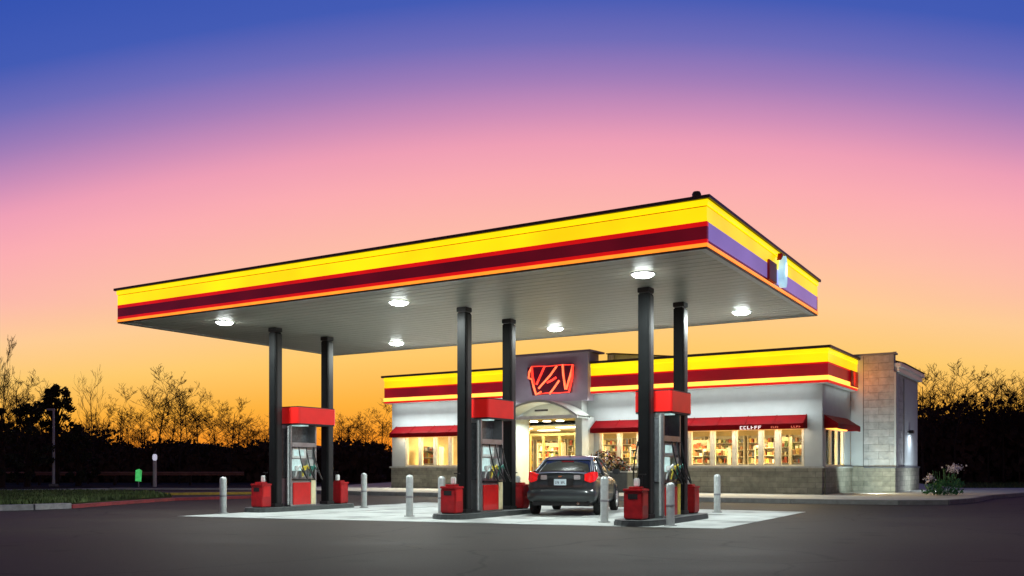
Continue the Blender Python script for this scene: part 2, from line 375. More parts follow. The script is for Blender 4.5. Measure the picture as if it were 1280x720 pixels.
ad = nt.nodes.new('ShaderNodeVectorMath'); ad.operation = 'ADD'; L.new(sc_.outputs[0], ad.inputs[0]); L.new(sk.outputs[0], ad.inputs[1])
L.new(ad.outputs[0], bg.inputs[0]); bg.inputs[1].default_value = 1.0
scn.view_settings.view_transform = 'Standard'; scn.view_settings.look = 'None'; scn.view_settings.exposure = 0; scn.view_settings.gamma = 1
sun_d = bpy.data.lights.new('sun', 'SUN'); sun_d.energy = .12; sun_d.angle = R(6); sun_d.color = (1, .55, .3)
sun = bpy.data.objects.new('sun', sun_d); COL.objects.link(sun); sun.rotation_euler = (R(-88.5), 0, R(-3)); sun.location = (0, 60, 20)

# ------------------------------------------------------------------ ground, lot, roads
g = MB(); g.add([(-900, -60, 0), (900, -60, 0), (900, 1500, 0), (-900, 1500, 0)], [(0, 1, 2, 3)])
mk('ground', g, 'soil', kind='structure', label='dark bare ground beyond the lot reaching the horizon')
lot = [(-60, -40), (60, -40), (60, 47), (24, 47), (24, 60), (-12, 60), (-14, 45), (-60, 47)]
mk('parking_lot', MB().prism(lot, -.2, .004), 'asphalt', kind='structure', label='dark asphalt forecourt around the pump island pad')
A2 = Vector((3.29, 15.43))
pad_dir = Vector((.5163, .8563))
P0 = Vector(gp(222, 645.7)); P1 = Vector(gp(903, 661.3)); P2 = Vector(gp(1007, 640.3))
s0 = P0+pad_dir*9.2
# back-left: intersection of back line
ud = Vector((-.8563, .5163))
den = pad_dir.x*ud.y-pad_dir.y*ud.x
t_ = ((P2.x-P0.x)*ud.y-(P2.y-P0.y)*ud.x)/den
P3 = P0+pad_dir*t_
padpoly = [tuple(P0), tuple(P1), tuple(P2), tuple(P3)]
pm = MB().prism(padpoly, -.1, .010)
pad = mk('concrete_pad', pm, 'concrete', kind='structure', label='pale concrete slab under the fuel canopy')
# expansion joints as thin dark tooled strips
jm = MB()
def strip(p, q, wd, z, mb, mi=0, th=.003):
    p = Vector(p); q = Vector(q); d = (q-p).normalized(); n = Vector((-d.y, d.x))*wd/2
    mb.prism([tuple(p-n), tuple(q-n), tuple(q+n), tuple(p+n)], z, z+th, mi)
for k in (.17, .34, .5, .66, .83):
    a = P0.lerp(P1, k); b_ = P3.lerp(P2, k); strip(a.lerp(b_, .01), a.lerp(b_, .99), .02, .011, jm)
for k in (.33, .66):
    strip(P0.lerp(P3, k), P1.lerp(P2, k), .02, .0155, jm)
mk('slab_joint', jm, 'kerbc', kind='structure', label='tooled joints across the pale concrete slab')

# left grass island with kerb
isl = [gp(-60, 640), gp(0, 637.5), gp(85, 634.5), gp(150, 629.5), gp(215, 624.5), gp(190, 619.5), gp(100, 618), gp(0, 618.5), gp(-80, 619.5)]
mk('grass_verge', MB().prism(isl, 0, .13), 'grassground', kind='structure', label='low grass island at the left of the lot')
def kerb(pts, wd, h, mi_of, mats, name, label):
    mb = MB()
    for i in range(len(pts)-1):
        strip(pts[i], pts[i+1], wd, 0.0045, mb, mi_of(i), h)
    return mk(name, mb, mats, kind='structure', label=label)
kp = [gp(-60, 641), gp(0, 638.5), gp(40, 637.4), gp(85, 635.6)]
kerb(kp, .35, .15, lambda i: 0, ['whiteline'], 'kerb', 'pale painted kerb at the left of the grass island')
kp = [gp(86, 635.6), gp(150, 630.6), gp(215, 626), gp(330, 622.5)]
kerb(kp, .25, .10, lambda i: 0, ['redkerb'], 'kerb', 'low red strip curving away beside the grass island')
strip_m = MB(); strip(gp(170, 619.5), gp(345, 617.6), .2, .005, strip_m, 0, .1)
mk('kerb', strip_m, 'yellowlit', kind='structure', label='kerb across the far lane with the light on it coloured yellow')
strip_m = MB(); strip(gp(425, 617.5), gp(475, 616), .2, .005, strip_m, 0, .1)
mk('kerb', strip_m, 'yellowlit', kind='structure', label='short yellow line left of the store')
for a, b_, wd in (((0, 614.5), (135, 612.6), .8), ((140, 612), (330, 612.5), .5)):
    sm_ = MB(); strip(gp(*a), gp(*b_), wd, .005, sm_, 0, .08)
    mk('path', sm_, 'walk', kind='structure', label='pale concrete path strip beyond the grass island')
# far road
mk('far_road', MB().prism([(-90, 60), (-14, 64), (-14, 70), (-90, 66)], -.1, .006), 'asphalt', kind='structure', label='narrow road in front of the left treeline')
mk('right_lawn', MB().prism([(24, 47.2), (90, 47.2), (90, 100), (24, 100)], -.1, .02), 'grassground', kind='structure', label='dark lawn right of the store')

# grass tufts
def grass_obj(name, poly_pts, n, hmin, hmax, label, z=.13, seed=1):
    rnd = random.Random(seed); mb = MB()
    xs = [p[0] for p in poly_pts]; ys = [p[1] for p in poly_pts]
    def inside(x, y):
        c = False; j = len(poly_pts)-1
        for i in range(len(poly_pts)):
            xi, yi = poly_pts[i]; xj, yj = poly_pts[j]
            if (yi > y) != (yj > y) and x < (xj-xi)*(y-yi)/(yj-yi)+xi: c = not c
            j = i
        return c
    k = 0
    while k < n:
        x = rnd.uniform(min(xs), max(xs)); y = rnd.uniform(min(ys), max(ys))
        if not inside(x, y): continue
        k += 1
        a = rnd.uniform(0, 6.28); h = rnd.uniform(hmin, hmax); wd = h*.35
        mb.add([(x-wd*math.cos(a), y-wd*math.sin(a), z), (x+wd*math.cos(a), y+wd*math.sin(a), z), (x+rnd.uniform(-.05, .05), y+rnd.uniform(-.05, .05), z+h)], [(0, 1, 2)])
    return mk(name, mb, 'grass', label=label, cat='grass', kind='stuff')
grass_obj('grass', isl, 14000, .06, .14, 'short green grass on the island at the left of the lot')
grass_obj('lawn_grass', [(24, 47.4), (60, 47.4), (60, 64), (24, 64)], 9000, .08, .2, 'dark grass on the lawn right of the store', z=.02, seed=3)

# ------------------------------------------------------------------ fuel canopy
RZ = math.atan2(-.5163, .8563)
CL, CW = 15.7, 8.11
A3 = (3.29, 15.43, 0)
def cw(x, y, z=0):
    c, s = math.cos(RZ), math.sin(RZ); return (A3[0]+x*c-y*s, A3[1]+x*s+y*c, z)
can = thing('fuel_canopy', A3, RZ, 'long flat fuel canopy with glowing yellow and red fascia over the pumps', 'canopy')
x0, x1, y0, y1 = -CL, 0, 0, CW
# soffit slats along the length
sm_ = MB(); nsl = 26; inn = .16
wsl = (CW-2*inn)/nsl
for i in range(nsl):
    ya = inn+i*wsl; sm_.box(x0+inn, x1-inn, ya+.012, ya+wsl-.012, 4.905, 4.93)
sm_.box(x0+inn, x1-inn, inn, CW-inn, 4.932, 4.96)
mk('soffit', sm_, 'soffit', can)
mk('soffit_trim', MB().ring(x0+.03, x1-.03, y0+.03, y1-.03, 4.893, 4.93, .128), 'soffitrim', can)
mk('roof_deck', MB().box(x0+.09, x1-.09, y0+.09, y1-.09, 4.962, 5.62), 'greymetal', can)
mk('drip_edge', MB().ring(x0, x1, y0, y1, 4.882, 4.915, .028), 'captrim', can)
mk('light_strip', MB().ring(x0-.015, x1+.015, y0-.015, y1+.015, 4.917, 4.975, .06), 'orange', can)
mk('red_edge', MB().ring(x0, x1, y0, y1, 4.976, 5.045, .08, sides='snw').ring(x0, x1, y0, y1, 5.265, 5.345, .08, sides='snw'), 'redlit', can)
mk('maroon_band', MB().ring(x0, x1, y0, y1, 5.047, 5.263, .08, sides='snw').box(x1-.08, x1-.002, .08, CW-.08, 4.978, 5.03), 'maroon', can)
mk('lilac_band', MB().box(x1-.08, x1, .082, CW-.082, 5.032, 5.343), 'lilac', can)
mk('yellow_band', MB().ring(x0, x1, y0, y1, 5.347, 5.592, .08), 'yellow', can)
mk('fascia_joint_shade', MB().ring(x0+.012, x1-.012, y0+.012, y1-.012, 5.594, 5.612, .06), 'groove', can)
mk('upper_yellow_band', MB().ring(x0-.02, x1+.02, y0-.02, y1+.02, 5.614, 5.712, .1), 'yellow2', can)
mk('coping', MB().ring(x0-.07, x1+.07, y0-.07, y1+.07, 5.714, 5.772, .22), 'captrim', can)
rl = MB(); rl.box(-.34, -.16, .1, .28, 5.774, 5.83, 0, .01); rl.lathe((-.25, .19), [(.075, 5.83), (.08, 5.88), (.06, 5.92), (0, 5.935)], 14)
mk('beacon', rl, 'captrim', can)
COLU = (2.25, 6.78, 12.86)
def column_mb():
    m = MB(); h = .125
    m.box(-h, h, -h, h, .0, 4.65, 0, .022)
    return m
for u in COLU:
    for v in (2.72, 4.72):
        c = mk('column', column_mb(), 'graphite', can, loc=(-u, v, .125))
        mk('column_cap', MB().box(-.132, .132, -.132, .132, 4.66, 4.766, 0, .01), 'black', c)
        mk('base_collar', MB().box(-.15, .15, -.15, .15, 0.0, .09, 0, .01), 'black', c)
        mk('corner_trim', MB().box(.1262, .1292, -.05, .118, .1, 4.6), 'black', c)
# fascia emblem on the end face
es = thing('canopy_sign', cw(0.002, 4.3, 5.2), RZ, 'small red panel with pale blue bird-like emblem on canopy end fascia', 'sign')
mk('red_panel', MB().box(0, .05, -.65, -.08, -.20, .21, 0, .01), 'redplastic', es)
def wing(sc, yo, zo):
    pts = [(-.26, -.14), (-.22, .08), (-.10, .27), (.02, .36), (.12, .33), (.2, .2), (.24, -.02), (.2, -.2), (.08, -.30), (-.1, -.3), (-.2, -.24)]
    return [(yo+a*sc*.62, zo+b*sc) for a, b in pts]
mk('emblem', MB().prismx(wing(1, .27, .08), .02, .14), 'emblemblue', es)
mk('emblem_highlight', MB().prismx(wing(.45, .30, .14), .141, .156), 'emblemwhite', es)
mk('emblem_beak', MB().prismx([(-.02, .30), (.06, .46), (.16, .44), (.1, .38)], .03, .12), 'redplastic', es)
# canopy lamps
LAMP = [(1.74, 1.37), (7.62, 1.35), (13.2, 1.3), (1.42, 6.58), (6.46, 6.58), (11.9, 6.68)]
LN = ['canopy lamp nearest the front right column, brightest and largest', 'canopy lamp over the front edge, middle of the row', 'canopy lamp near the far left end of the canopy',
      'canopy lamp at the rear right corner of the soffit', 'canopy lamp on the rear row above the entrance sign', 'canopy lamp at the rear left of the soffit']
l0 = thing('canopy_light', cw(-LAMP[0][0], LAMP[0][1], 4.902), RZ, LN[0], 'ceiling light', 'lamps under the fuel canopy')
mk('housing', MB().lathe((0, 0), [(.25, .0), (.25, -.02), (.23, -.03), (.21, -.03), (.206, -.005)], 24), 'white', l0)
mk('lens', MB().lathe((0, 0), [(.205, -.012), (.20, -.045), (.16, -.07), (.09, -.085), (0, -.09)], 20), 'lens', l0)
for i, (u, v) in enumerate(LAMP):
    if i: dup(l0, None, cw(-u, v, 4.902), RZ, LN[i])
    p = cw(-u, v, 4.79); lamp('lamp_beam', 'AREA', p, 250, (.90, 1, .96), .38)

# ------------------------------------------------------------------ pump islands
def stadium(hx, ya, yb, n=10, k=1.0):
    pts = []
    for i in range(n+1):
        a = math.pi*i/n; pts.append((hx*math.cos(a), yb-hx*k+hx*k*math.sin(a)))
    for i in range(n+1):
        a = math.pi+math.pi*i/n; pts.append((hx*math.cos(a), ya+hx*k+hx*k*math.sin(a)))
    return pts
names3 = ['front right', 'middle', 'far left']
isl0 = None
for i, u in enumerate(COLU):
    lb = ['raised dark concrete pump island nearest the camera, front right', 'raised dark pump island left of the parked car', 'raised dark pump island at the far left of the pad'][i]
    if not isl0:
        m = MB(); m.prism(stadium(.47, -1.95, 1.9), 0, .08); m.prism(stadium(.455, -1.935, 1.885), .08, .115)
        isl0 = mk('pump_island', m, ['islandc'], loc=cw(-u, 3.75, .008), rz=RZ, label=lb, cat='pump island', group='pump islands under the canopy')
    else: dup(isl0, None, cw(-u, 3.75, .008), RZ, lb)

def dispenser(i):
    t = thing('fuel_dispenser', (0, 0, 0), RZ, '', 'fuel pump', 'fuel dispensers on the islands')
    B = .28
    cab = MB(); cab.box(-B, B, -.5, .5, 0, .68, 0, .012); cab.box(-B+.07, B-.07, -.42, .42, .681, 1.62, 0, .006)
    for y in (-.5, .44): cab.box(-B, B, y, y+.06, .681, 2.19, 0, .008)
    cab.box(-B, B, -.44, .44, 1.60, 1.72, 0, .006)
    mk('cabinet', cab, 'steel', t)
    e = MB()
    for y in (-.516,): e.box(-.19, .19, y, y+.014, .75, 2.1, 0)
    mk('end_panel', e, 'screen', t)
    sp = MB(); sp.tube([(.22, -.53, .05), (.22, -.53, 2.15)], .028, 10); sp.tube([(-.05, -.525, .9), (-.05, -.525, 2.15)], .012, 8); mk('vapour_pipe', sp, 'galv', t)
    mk('ad_panel', MB().box(-.03, .03, -.438, .438, 1.722, 2.188), 'screen', t)
    va = MB()
    pl = []
    hx, ya, yb = .42, -.40, .80
    for (cx_, cy_, a0) in ((hx-.06, yb-.06, 0), (-hx+.06, yb-.06, 90), (-hx+.06, ya+.06, 180), (hx-.06, ya+.06, 270)):
        for k in range(5):
            a = R(a0+k*22.5); pl.append((cx_+.06*math.cos(a), cy_+.06*math.sin(a)))
    va.prism(pl, 2.23, 2.66); 
    vo = mk('valance', va, 'valance', t)
    pl2 = [(x*.985, (y-.2)*.985+.2) for x, y in pl]
    mk('valance_trim', MB().prism(pl2, 2.192, 2.228).prism(pl2, 2.662, 2.685), 'black', vo)
    mk('valance_lamp', MB().box(.1, .34, -.25, .0, 2.165, 2.19, 0, .004), 'led', vo)
    for s in (1, -1):
        def bx(xa, xb, *r, **k):
            m_ = MB(); a, b_ = sorted((s*xa, s*xb)); m_.box(a, b_, *r, **k); return m_
        mk('lower_panel', bx(B+.001, B+.022, -.42, .25, .04, .64, b=.006), 'redpaint', t)
        mk('warning_strip', bx(B+.001, B+.018, .27, .44, .04, .74), 'cream' if i != 0 else 'yellowplastic', t)
        d = mk('display', bx(B-.08, B-.02, -.40, .12, 1.30, 1.56, b=.01), 'white', t)
        mk('screen', bx(B-.019, B-.012, -.36, .02, 1.36, 1.52), 'led', d)
        mk('screen_hood', bx(B-.06, B+.05, -.44, .44, 1.585, 1.598), 'black', t)
        kp_ = MB()
        for a in range(4):
            for b2 in range(3):
                ya = .16+b2*.06; za = 1.32+a*.055
                q = sorted((s*(B-.035), s*(B-.012))); kp_.box(q[0], q[1], ya, ya+.045, za, za+.04)
        kq = mk('keypad', kp_, 'galv', t)
        mk('card_reader', bx(B-.07, B+.0, .16, .38, 1.05, 1.27, b=.012), 'galv', t)
        mk('grade_panel', bx(B-.08, B-.03, -.42, -.04, .96, 1.27, b=.01), 'led', t)
        mk('drip_tray', bx(B-.08, B+.03, -.42, .42, .70, .735), 'black', t)
        # nozzles and hoses
        for j, (yy, mt) in enumerate(((-.30, 'white'), (-.02, 'yellowplastic'), (.26, 'greenplastic'))):
            nz_ = MB(); X0 = s*(B-.02)
            nz_.tube([(X0, yy, .80), (X0+s*.03, yy, .92), (X0+s*.06, yy+.02, 1.02)], [.018, .022, .03], 8)
            nz_.tube([(X0+s*.06, yy+.02, 1.02), (X0+s*.13, yy+.05, 1.10), (X0+s*.12, yy+.10, 1.02)], [.035, .03, .022], 8)
            nz_.box(min(X0, X0+s*.09), max(X0, X0+s*.09), yy-.05, yy+.07, .98, 1.09, 0, .015)
            no = mk('nozzle', nz_, mt, t)
            h_ = MB(); pts = []
            for k in range(13):
                q = k/12; pts.append((X0+s*(.12+.16*math.sin(q*math.pi)), yy+.10+.10*math.sin(q*5), 1.02-.42*math.sin(q*math.pi)+.58*q*q+.0))
            h_.tube(pts, .017, 7); mk('hose', h_, 'black', no)
            mk('nozzle_boot', bx(B-.10, B-.03, yy-.07, yy+.10, .76, .95, b=.01), 'steel', t)
    return t
DL = ['fuel pump with a white strip on the far left island', 'fuel pump left of the parked dark car', 'fuel pump with a yellow strip, on the front right island']
for i, u in enumerate(COLU):
    t = dispenser(i)
    t['label'] = ['fuel pump with a yellow strip on the front right island', 'fuel pump on the middle island left of the dark car', 'fuel pump on the far left island against the treeline'][i]
    t.location = cw(-u, 3.5, .125)
    if i == 2:
        for ch in t.children:
            if ch.name.startswith('valance') : ch.scale = (1.35, 1.22, 1)

# bins / wash stations at both ends of each island
def bin_thing():
    t = thing('waste_bin', (0, 0, 0), RZ, '', 'waste bin', 'red bins on the pump islands')
    b_ = MB(); b_.box(-.23, .23, -.19, .19, .02, .60, 0, .02)
    mk('body', b_, 'redplastic', t)
    l_ = MB(); l_.box(-.245, .245, -.205, .205, .602, .655, 0, .015); l_.box(-.16, .16, -.12, .12, .656, .70, 0, .02)
    mk('lid', l_, 'redplastic', t)
    mk('opening', MB().box(-.12, .12, -.194, -.1905, .44, .55), 'black', t)
    mk('foot', MB().box(-.2, .2, -.16, .16, 0, .02), 'black', t)
    mk('liner_flap', MB().box(.231, .238, -.14, .12, .30, .58), 'black' if 0 else 'redpaint', t)
    mk('towel_dispenser', MB().box(-.09, .03, .06, .17, .70, .88, 0, .02), 'white', t)
    sq = MB(); sq.tube([(.12, .05, .70), (.15, .02, .96)], .008, 6); sq.box(.06, .24, .0, .03, .95, .975, 0)
    mk('squeegee', sq, 'black', t); t.scale = (.88, .88, .95); return t
b0 = bin_thing(); first = True
BL = {(0, 0): 'red bin at the front end of the front right island', (0, 1): 'red bin behind the rear column of the front right island',
      (1, 0): 'red bin at the front end of the middle island', (1, 1): 'red bin squeezed between the middle rear column and the parked car',
      (2, 0): 'red bin at the left end of the far left island', (2, 1): 'red bin at the right end of the far left island'}
for i, u in enumerate(COLU):
    for e, v in enumerate((2.22, 5.24)):
        p = cw(-u, v, .125)
        if first: b0.location = p; b0['label'] = BL[(i, e)]; first = False
        else: dup(b0, None, p, RZ+(math.pi if e else 0), BL[(i, e)])

# bollards
def bollard_mb():
    m = MB(); m.lathe((0, 0), [(.085, 0), (.085, .93), (.07, .975), (.035, .995), (0, 1.0)], 20); return m
BO = [((755.5, 653.5), .98, 'bollard right behind the parked car, in front of the concrete pad'), ((838, 658), .87, 'short bollard in front of the front right pump'), ((896.5, 641), .99, 'bollard at the right end of the front right island'),
      ((512, 646), .99, 'left bollard of the pair in front of the middle island'), ((552, 647), .96, 'right bollard of the pair, against the red bin of the middle island'), ((279, 642), .93, 'bollard left of the far left island'), ((455, 635), 1.0, 'bollard right of the far left island')]
bo0 = None
for (px, py), h, lb in BO:
    x, y = gp(px, py)
    if not bo0:
        bo0 = thing('bollard', (x, y, .01), 0, lb, 'bollard', 'steel bollards around the pumps')
        mk('post', bollard_mb(), 'galv', bo0)
        mk('base_plate', MB().lathe((0, 0), [(.0855, .02), (.13, .018), (.13, 0)], 20), 'kerbc', bo0)
        mk('band', MB().lathe((0, 0), [(.0865, .45), (.089, .455), (.089, .49), (.0865, .495)], 20), 'whiteline', bo0)
        bo0.scale = (1, 1, h)
    else: dup(bo0, None, (x, y, .01), 0, lb, (1, 1, h))

# ------------------------------------------------------------------ store
ux = Vector((.84, -.5426)); SRZ = math.atan2(-.5426, .84)
S0 = (11.51, 33.9, 0)
def sw(x, y, z=0):
    c, s = math.cos(SRZ), math.sin(SRZ); return (S0[0]+x*c-y*s, S0[1]+x*s+y*c, z)
walkpoly = [(-10.5, 44), (-8.2, 39.6), (2.3, 33.1), (9, 29.5), (12.0, 28.4), (13.6, 28.6), (15.2, 30.2), (17.5, 33.5), (22.4, 38.6), (40, 41), (40, 44.5), (22, 44.5), (26, 60), (-8, 60)]
mk('sidewalk', MB().prism(walkpoly, 0, .15), 'walk', kind='structure', label='raised pale sidewalk around the store')
km = MB()
for i in range(9):
    strip(walkpoly[i], walkpoly[i+1], .16, .005, km, 0, .148)
mk('kerb', km, 'kerbc', kind='structure', label='grey kerb along the sidewalk edge')

st = thing('convenience_store', S0, SRZ, 'single storey grey store with glowing yellow and red fascia and red awnings behind the pumps', 'building')
Wd, Dp = 20.75, 12.0
# wainscot
wa = MB()
FT = .25
ENT0, ENT1 = -13.1, -9.6
for a, b_ in ((-Wd, ENT0), (ENT1, 0)):
    wa.box(a, b_, -.07, FT, .15, 1.13)
wa.box(-FT, .07, FT, 4.5, .15, 1.13); wa.box(-Wd-.07, -Wd+FT, FT, Dp, .15, 1.13)
mk('stone_base', wa, 'stone', st)
lm = MB()
for a, b_ in ((-Wd-.1, ENT0), (ENT1, .1)): lm.box(a, b_, -.12, FT, 1.132, 1.2, 0, .01)
lm.box(-FT, .11, FT+.002, 4.49, 1.132, 1.2, 0, .01)
mk('stone_ledge', lm, 'ledge', st)
# upper walls: window openings list (x0,x1)
WZ0, WZ1 = 1.2, 2.72

wl = MB()
wl.box(-.66, 0, 0, FT, WZ0, WZ1); wl.box(ENT1, -9.3, 0, FT, WZ0, WZ1); wl.box(-13.6, ENT0, 0, FT, WZ0, WZ1); wl.box(-Wd, -19.95, 0, FT, WZ0, WZ1)
wl.box(-5.62, -5.28, 0, FT, WZ0, WZ1); 
wl.box(-Wd, ENT0, 0, FT, WZ1, 4.4); wl.box(ENT1, 0, 0, FT, WZ1, 4.4); wl.box(ENT0, ENT1, 0, FT, 3.35, 4.4)
wl.box(-FT, 0, FT, .5, WZ0, WZ1); wl.box(-FT, 0, 3.5, 4.5, WZ0, WZ1); wl.box(-FT, 0, FT, 4.5, WZ1, 4.4)
wl.box(-Wd, -Wd+FT, FT, Dp, WZ0, 4.4); wl.box(-Wd, 0, Dp, Dp+.25, .15, 4.4)
mk('wall', wl, 'wall', st)
rf = MB().box(-Wd+.1, -.1, .1, Dp, 4.41, 4.6); mk('roof', rf, 'greymetal', st)
# fascia
o_ = .27; fx0, fx1, fy0, fy1 = -Wd-o_, o_, -o_, Dp
sd = 'se'
def fr(z0, z1, t=.3, g_=0., sides='sew'): return MB().ring(fx0-g_, fx1+g_, fy0-g_, fy1, z0, z1, t, sides=sides)
mk('fascia_soffit', MB().box(fx0+.01, fx1-.01, fy0+.01, FT, 4.282, 4.298).box(0.002, fx1-.01, FT, 4.48, 4.282, 4.298), 'white', st)
def frc(z0, z1, g_=0., t=.27):
    m_ = MB(); m_.box(fx0-g_, fx1+g_, fy0-g_, fy0-g_+t, z0, z1); m_.box(fx1+g_-t, fx1+g_, fy0-g_+t, 4.49, z0, z1)
    m_.box(fx0-g_, fx0-g_+t, fy0-g_+t, Dp, z0, z1); return m_
mk('red_edge', frc(4.30, 4.39, .01).__class__.box(frc(4.30, 4.39, .01), 0, 0, 0, 0, 0, 0) if 0 else frc(4.30, 4.385, .01), 'redlit', st)
mk('light_strip', frc(4.387, 4.555, .03), 'orangehot', st)
mk('maroon_band', frc(4.557, 4.99), 'maroonstore', st)
mk('red_line', frc(4.992, 5.05, .005), 'redlit', st)
mk('yellow_band', frc(5.052, 5.40), 'yellow', st)
mk('upper_yellow_band', frc(5.402, 5.55, .025), 'yellow2', st)
mk('coping', frc(5.552, 5.65, .12, .45), 'captrim', st)
# red end sign on side fascia
mk('side_fascia_panel', MB().box(fx1+.03, fx1+.08, 3.1, 4.3, 4.40, 5.03, 0, .01), 'redplastic', st)

def window_group(xa, xb, bounds, parent, tall=(WZ0, WZ1)):
    """bounds: list of (x0,x1) pane openings, ascending"""
    za, zb = tall
    for (a, b_) in bounds:
        fm = MB(); t = .055; ya, yb = .05, .17
        fm.box(a, a+t, ya, yb, za+.002, zb-.002); fm.box(b_-t, b_, ya, yb, za+.002, zb-.002)
        fm.box(a+t, b_-t, ya, yb, za+.002, za+.07); fm.box(a+t, b_-t, ya, yb, zb-.12, zb-.002)
        w_ = mk('window', fm, 'frame', parent)
        mk('pane', MB().box(a+t, b_-t, .10, .112, za+.07, zb-.12), 'glass', w_)
def split(xa, xb, n, gap=.05):
    wdt = (xb-xa)/n; return [(xa+i*wdt+gap/2, xa+(i+1)*wdt-gap/2) for i in range(n)]
groups = [(-5.26, -.68, [(-5.2, -4.32), (-4.22, -3.42), (-3.32, -2.38), (-2.28, -1.74), (-1.6, -.72)]), (-9.28, -5.64, split(-9.28, -5.64, 4, .10)), (-19.93, -13.62, split(-19.93, -13.62, 7, .10))]
for a, b_, bd in groups:
    window_group(a, b_, bd, st)
    mull = MB(); ed = [a]+[v for p in bd for v in p]+[b_]
    for i in range(0, len(ed), 2):
        if ed[i+1]-ed[i] > .01: mk('mullion', MB().box(ed[i]+.001, ed[i+1]-.001, .02, .2, WZ0, WZ1), 'frame', st)
# side window (on x=0 wall)
for (a, b_) in ((.52, 1.5), (1.53, 2.5), (2.53, 3.48)):
    fm = MB(); t = .06
    fm.box(-.17, -.05, a, a+t, 1.202, 2.718); fm.box(-.17, -.05, b_-t, b_, 1.202, 2.718); fm.box(-.17, -.05, a+t, b_-t, 1.202, 1.27); fm.box(-.17, -.05, a+t, b_-t, 2.6, 2.718)
    w_ = mk('window', fm, 'frame', st); mk('pane', MB().box(-.112, -.10, a+t, b_-t, 1.27, 2.6), 'glass', w_)
# awnings
def awning(xa, xb, parent):
    m_ = MB(); pr = .52
    m_.prismx([(-.01, 3.14), (-pr, 2.80), (-pr, 2.60), (-pr+.03, 2.60), (-pr+.03, 2.78), (-.01, 3.10)], xa, xb)
    for x in (xa, xb-.03): m_.prismx([(-.012, 3.13), (-pr+.002, 2.795), (-pr+.032, 2.62), (-.012, 2.62)], x-.003, x+.033)
    a = mk('awning', m_, 'awning', parent)
    mk('awning_tube', MB().box(xa+.15, xb-.15, -.10, -.03, 2.62, 2.70), 'warmtube', a)
    n = max(2, int((xb-xa)/1.1))
    for i in range(n+1):
        x = xa+.02+(xb-xa-.06)*i/n
        sm2 = MB().prismx([(-.012, 3.165), (-pr-.01, 2.815), (-pr-.01, 2.60), (-pr-.002, 2.60), (-pr-.002, 2.805), (-.012, 3.142)], x, x+.025)
        mk('awning_rib', sm2, 'awning', a)
    return a
aw1 = awning(-9.45, -.55, st); aw2 = awning(-20.5, -13.35, st)
# side awning
m_ = MB()
m_.prismy([(.01, 3.14), (.52, 2.80), (.52, 2.60), (.49, 2.60), (.49, 2.78), (.01, 3.10)], .2, 3.9)
for y in (.2, 3.87): m_.prismy([(.012, 3.13), (.518, 2.795), (.488, 2.62), (.012, 2.62)], y-.003, y+.033)
aw3 = mk('awning', m_, 'awning', st)
mk('awning_tube', MB().box(.03, .10, .55, 3.5, 2.62, 2.70), 'warmtube', aw3)
# awning lettering (blurred in the photograph: slanted white strokes)
def strokes(x, z0, wdt, h, n, mats, seed):
    rnd = random.Random(seed); mb = MB(); st_ = wdt/n
    for i in range(n):
        xx = x+i*st_; ww = st_*.7; k = rnd.choice('abcd')
        mb.box(xx, xx+ww*.28, -.548, -.532, z0, z0+h)
        if k in 'ab': mb.box(xx+ww*.28, xx+ww, -.548, -.532, z0+h*.8, z0+h)
        if k in 'bc': mb.box(xx+ww*.28, xx+ww, -.548, -.532, z0, z0+h*.2)
        if k in 'ad': mb.box(xx+ww*.28, xx+ww*.9, -.548, -.532, z0+h*.42, z0+h*.6)
    return mb
mk('lettering', strokes(-2.95, 2.615, .85, .125, 6, None, 3), 'letter', aw1)
mk('lettering', strokes(-1.75, 2.64, .3, .07, 4, None, 4), 'letterred', aw1)
mk('lettering', strokes(-1.0, 2.64, .38, .07, 4, None, 5), 'letterred', aw1)

# interior
inn_ = MB()
inn_.box(-Wd+.3, -.3, 7.0, 7.1, .16, 3.0)
mk('interior_wall', inn_, 'inwall', st)
mk('interior_floor', MB().box(-Wd+.3, -.3, .3, 7, .15, .17), 'infloor', st)
mk('interior_ceiling', MB().box(-Wd+.3, -.3, .3, 7, 3.0, 3.05), 'ceil', st)
mk('side_interior_wall', MB().box(-.9, -.8, 4.2, 7, .17, 3.0).box(-Wd+.3, -Wd+.36, .3, 7, .17, 3.0), 'inwall', st)
cpn = MB()
for x in range(8):
    for y in (1.6, 4.2): cpn.box(-20+x*2.55, -19+x*2.55, y, y+.5, 2.975, 2.995)
mk('ceiling_panel', cpn, 'panel', st)
for x in (-18, -14.5, -11.3, -8, -4.5, -1.8):
    lamp('store_lamp', 'AREA', sw(x, 2.2, 2.93), 420, (1, .64, .26), 1.6)
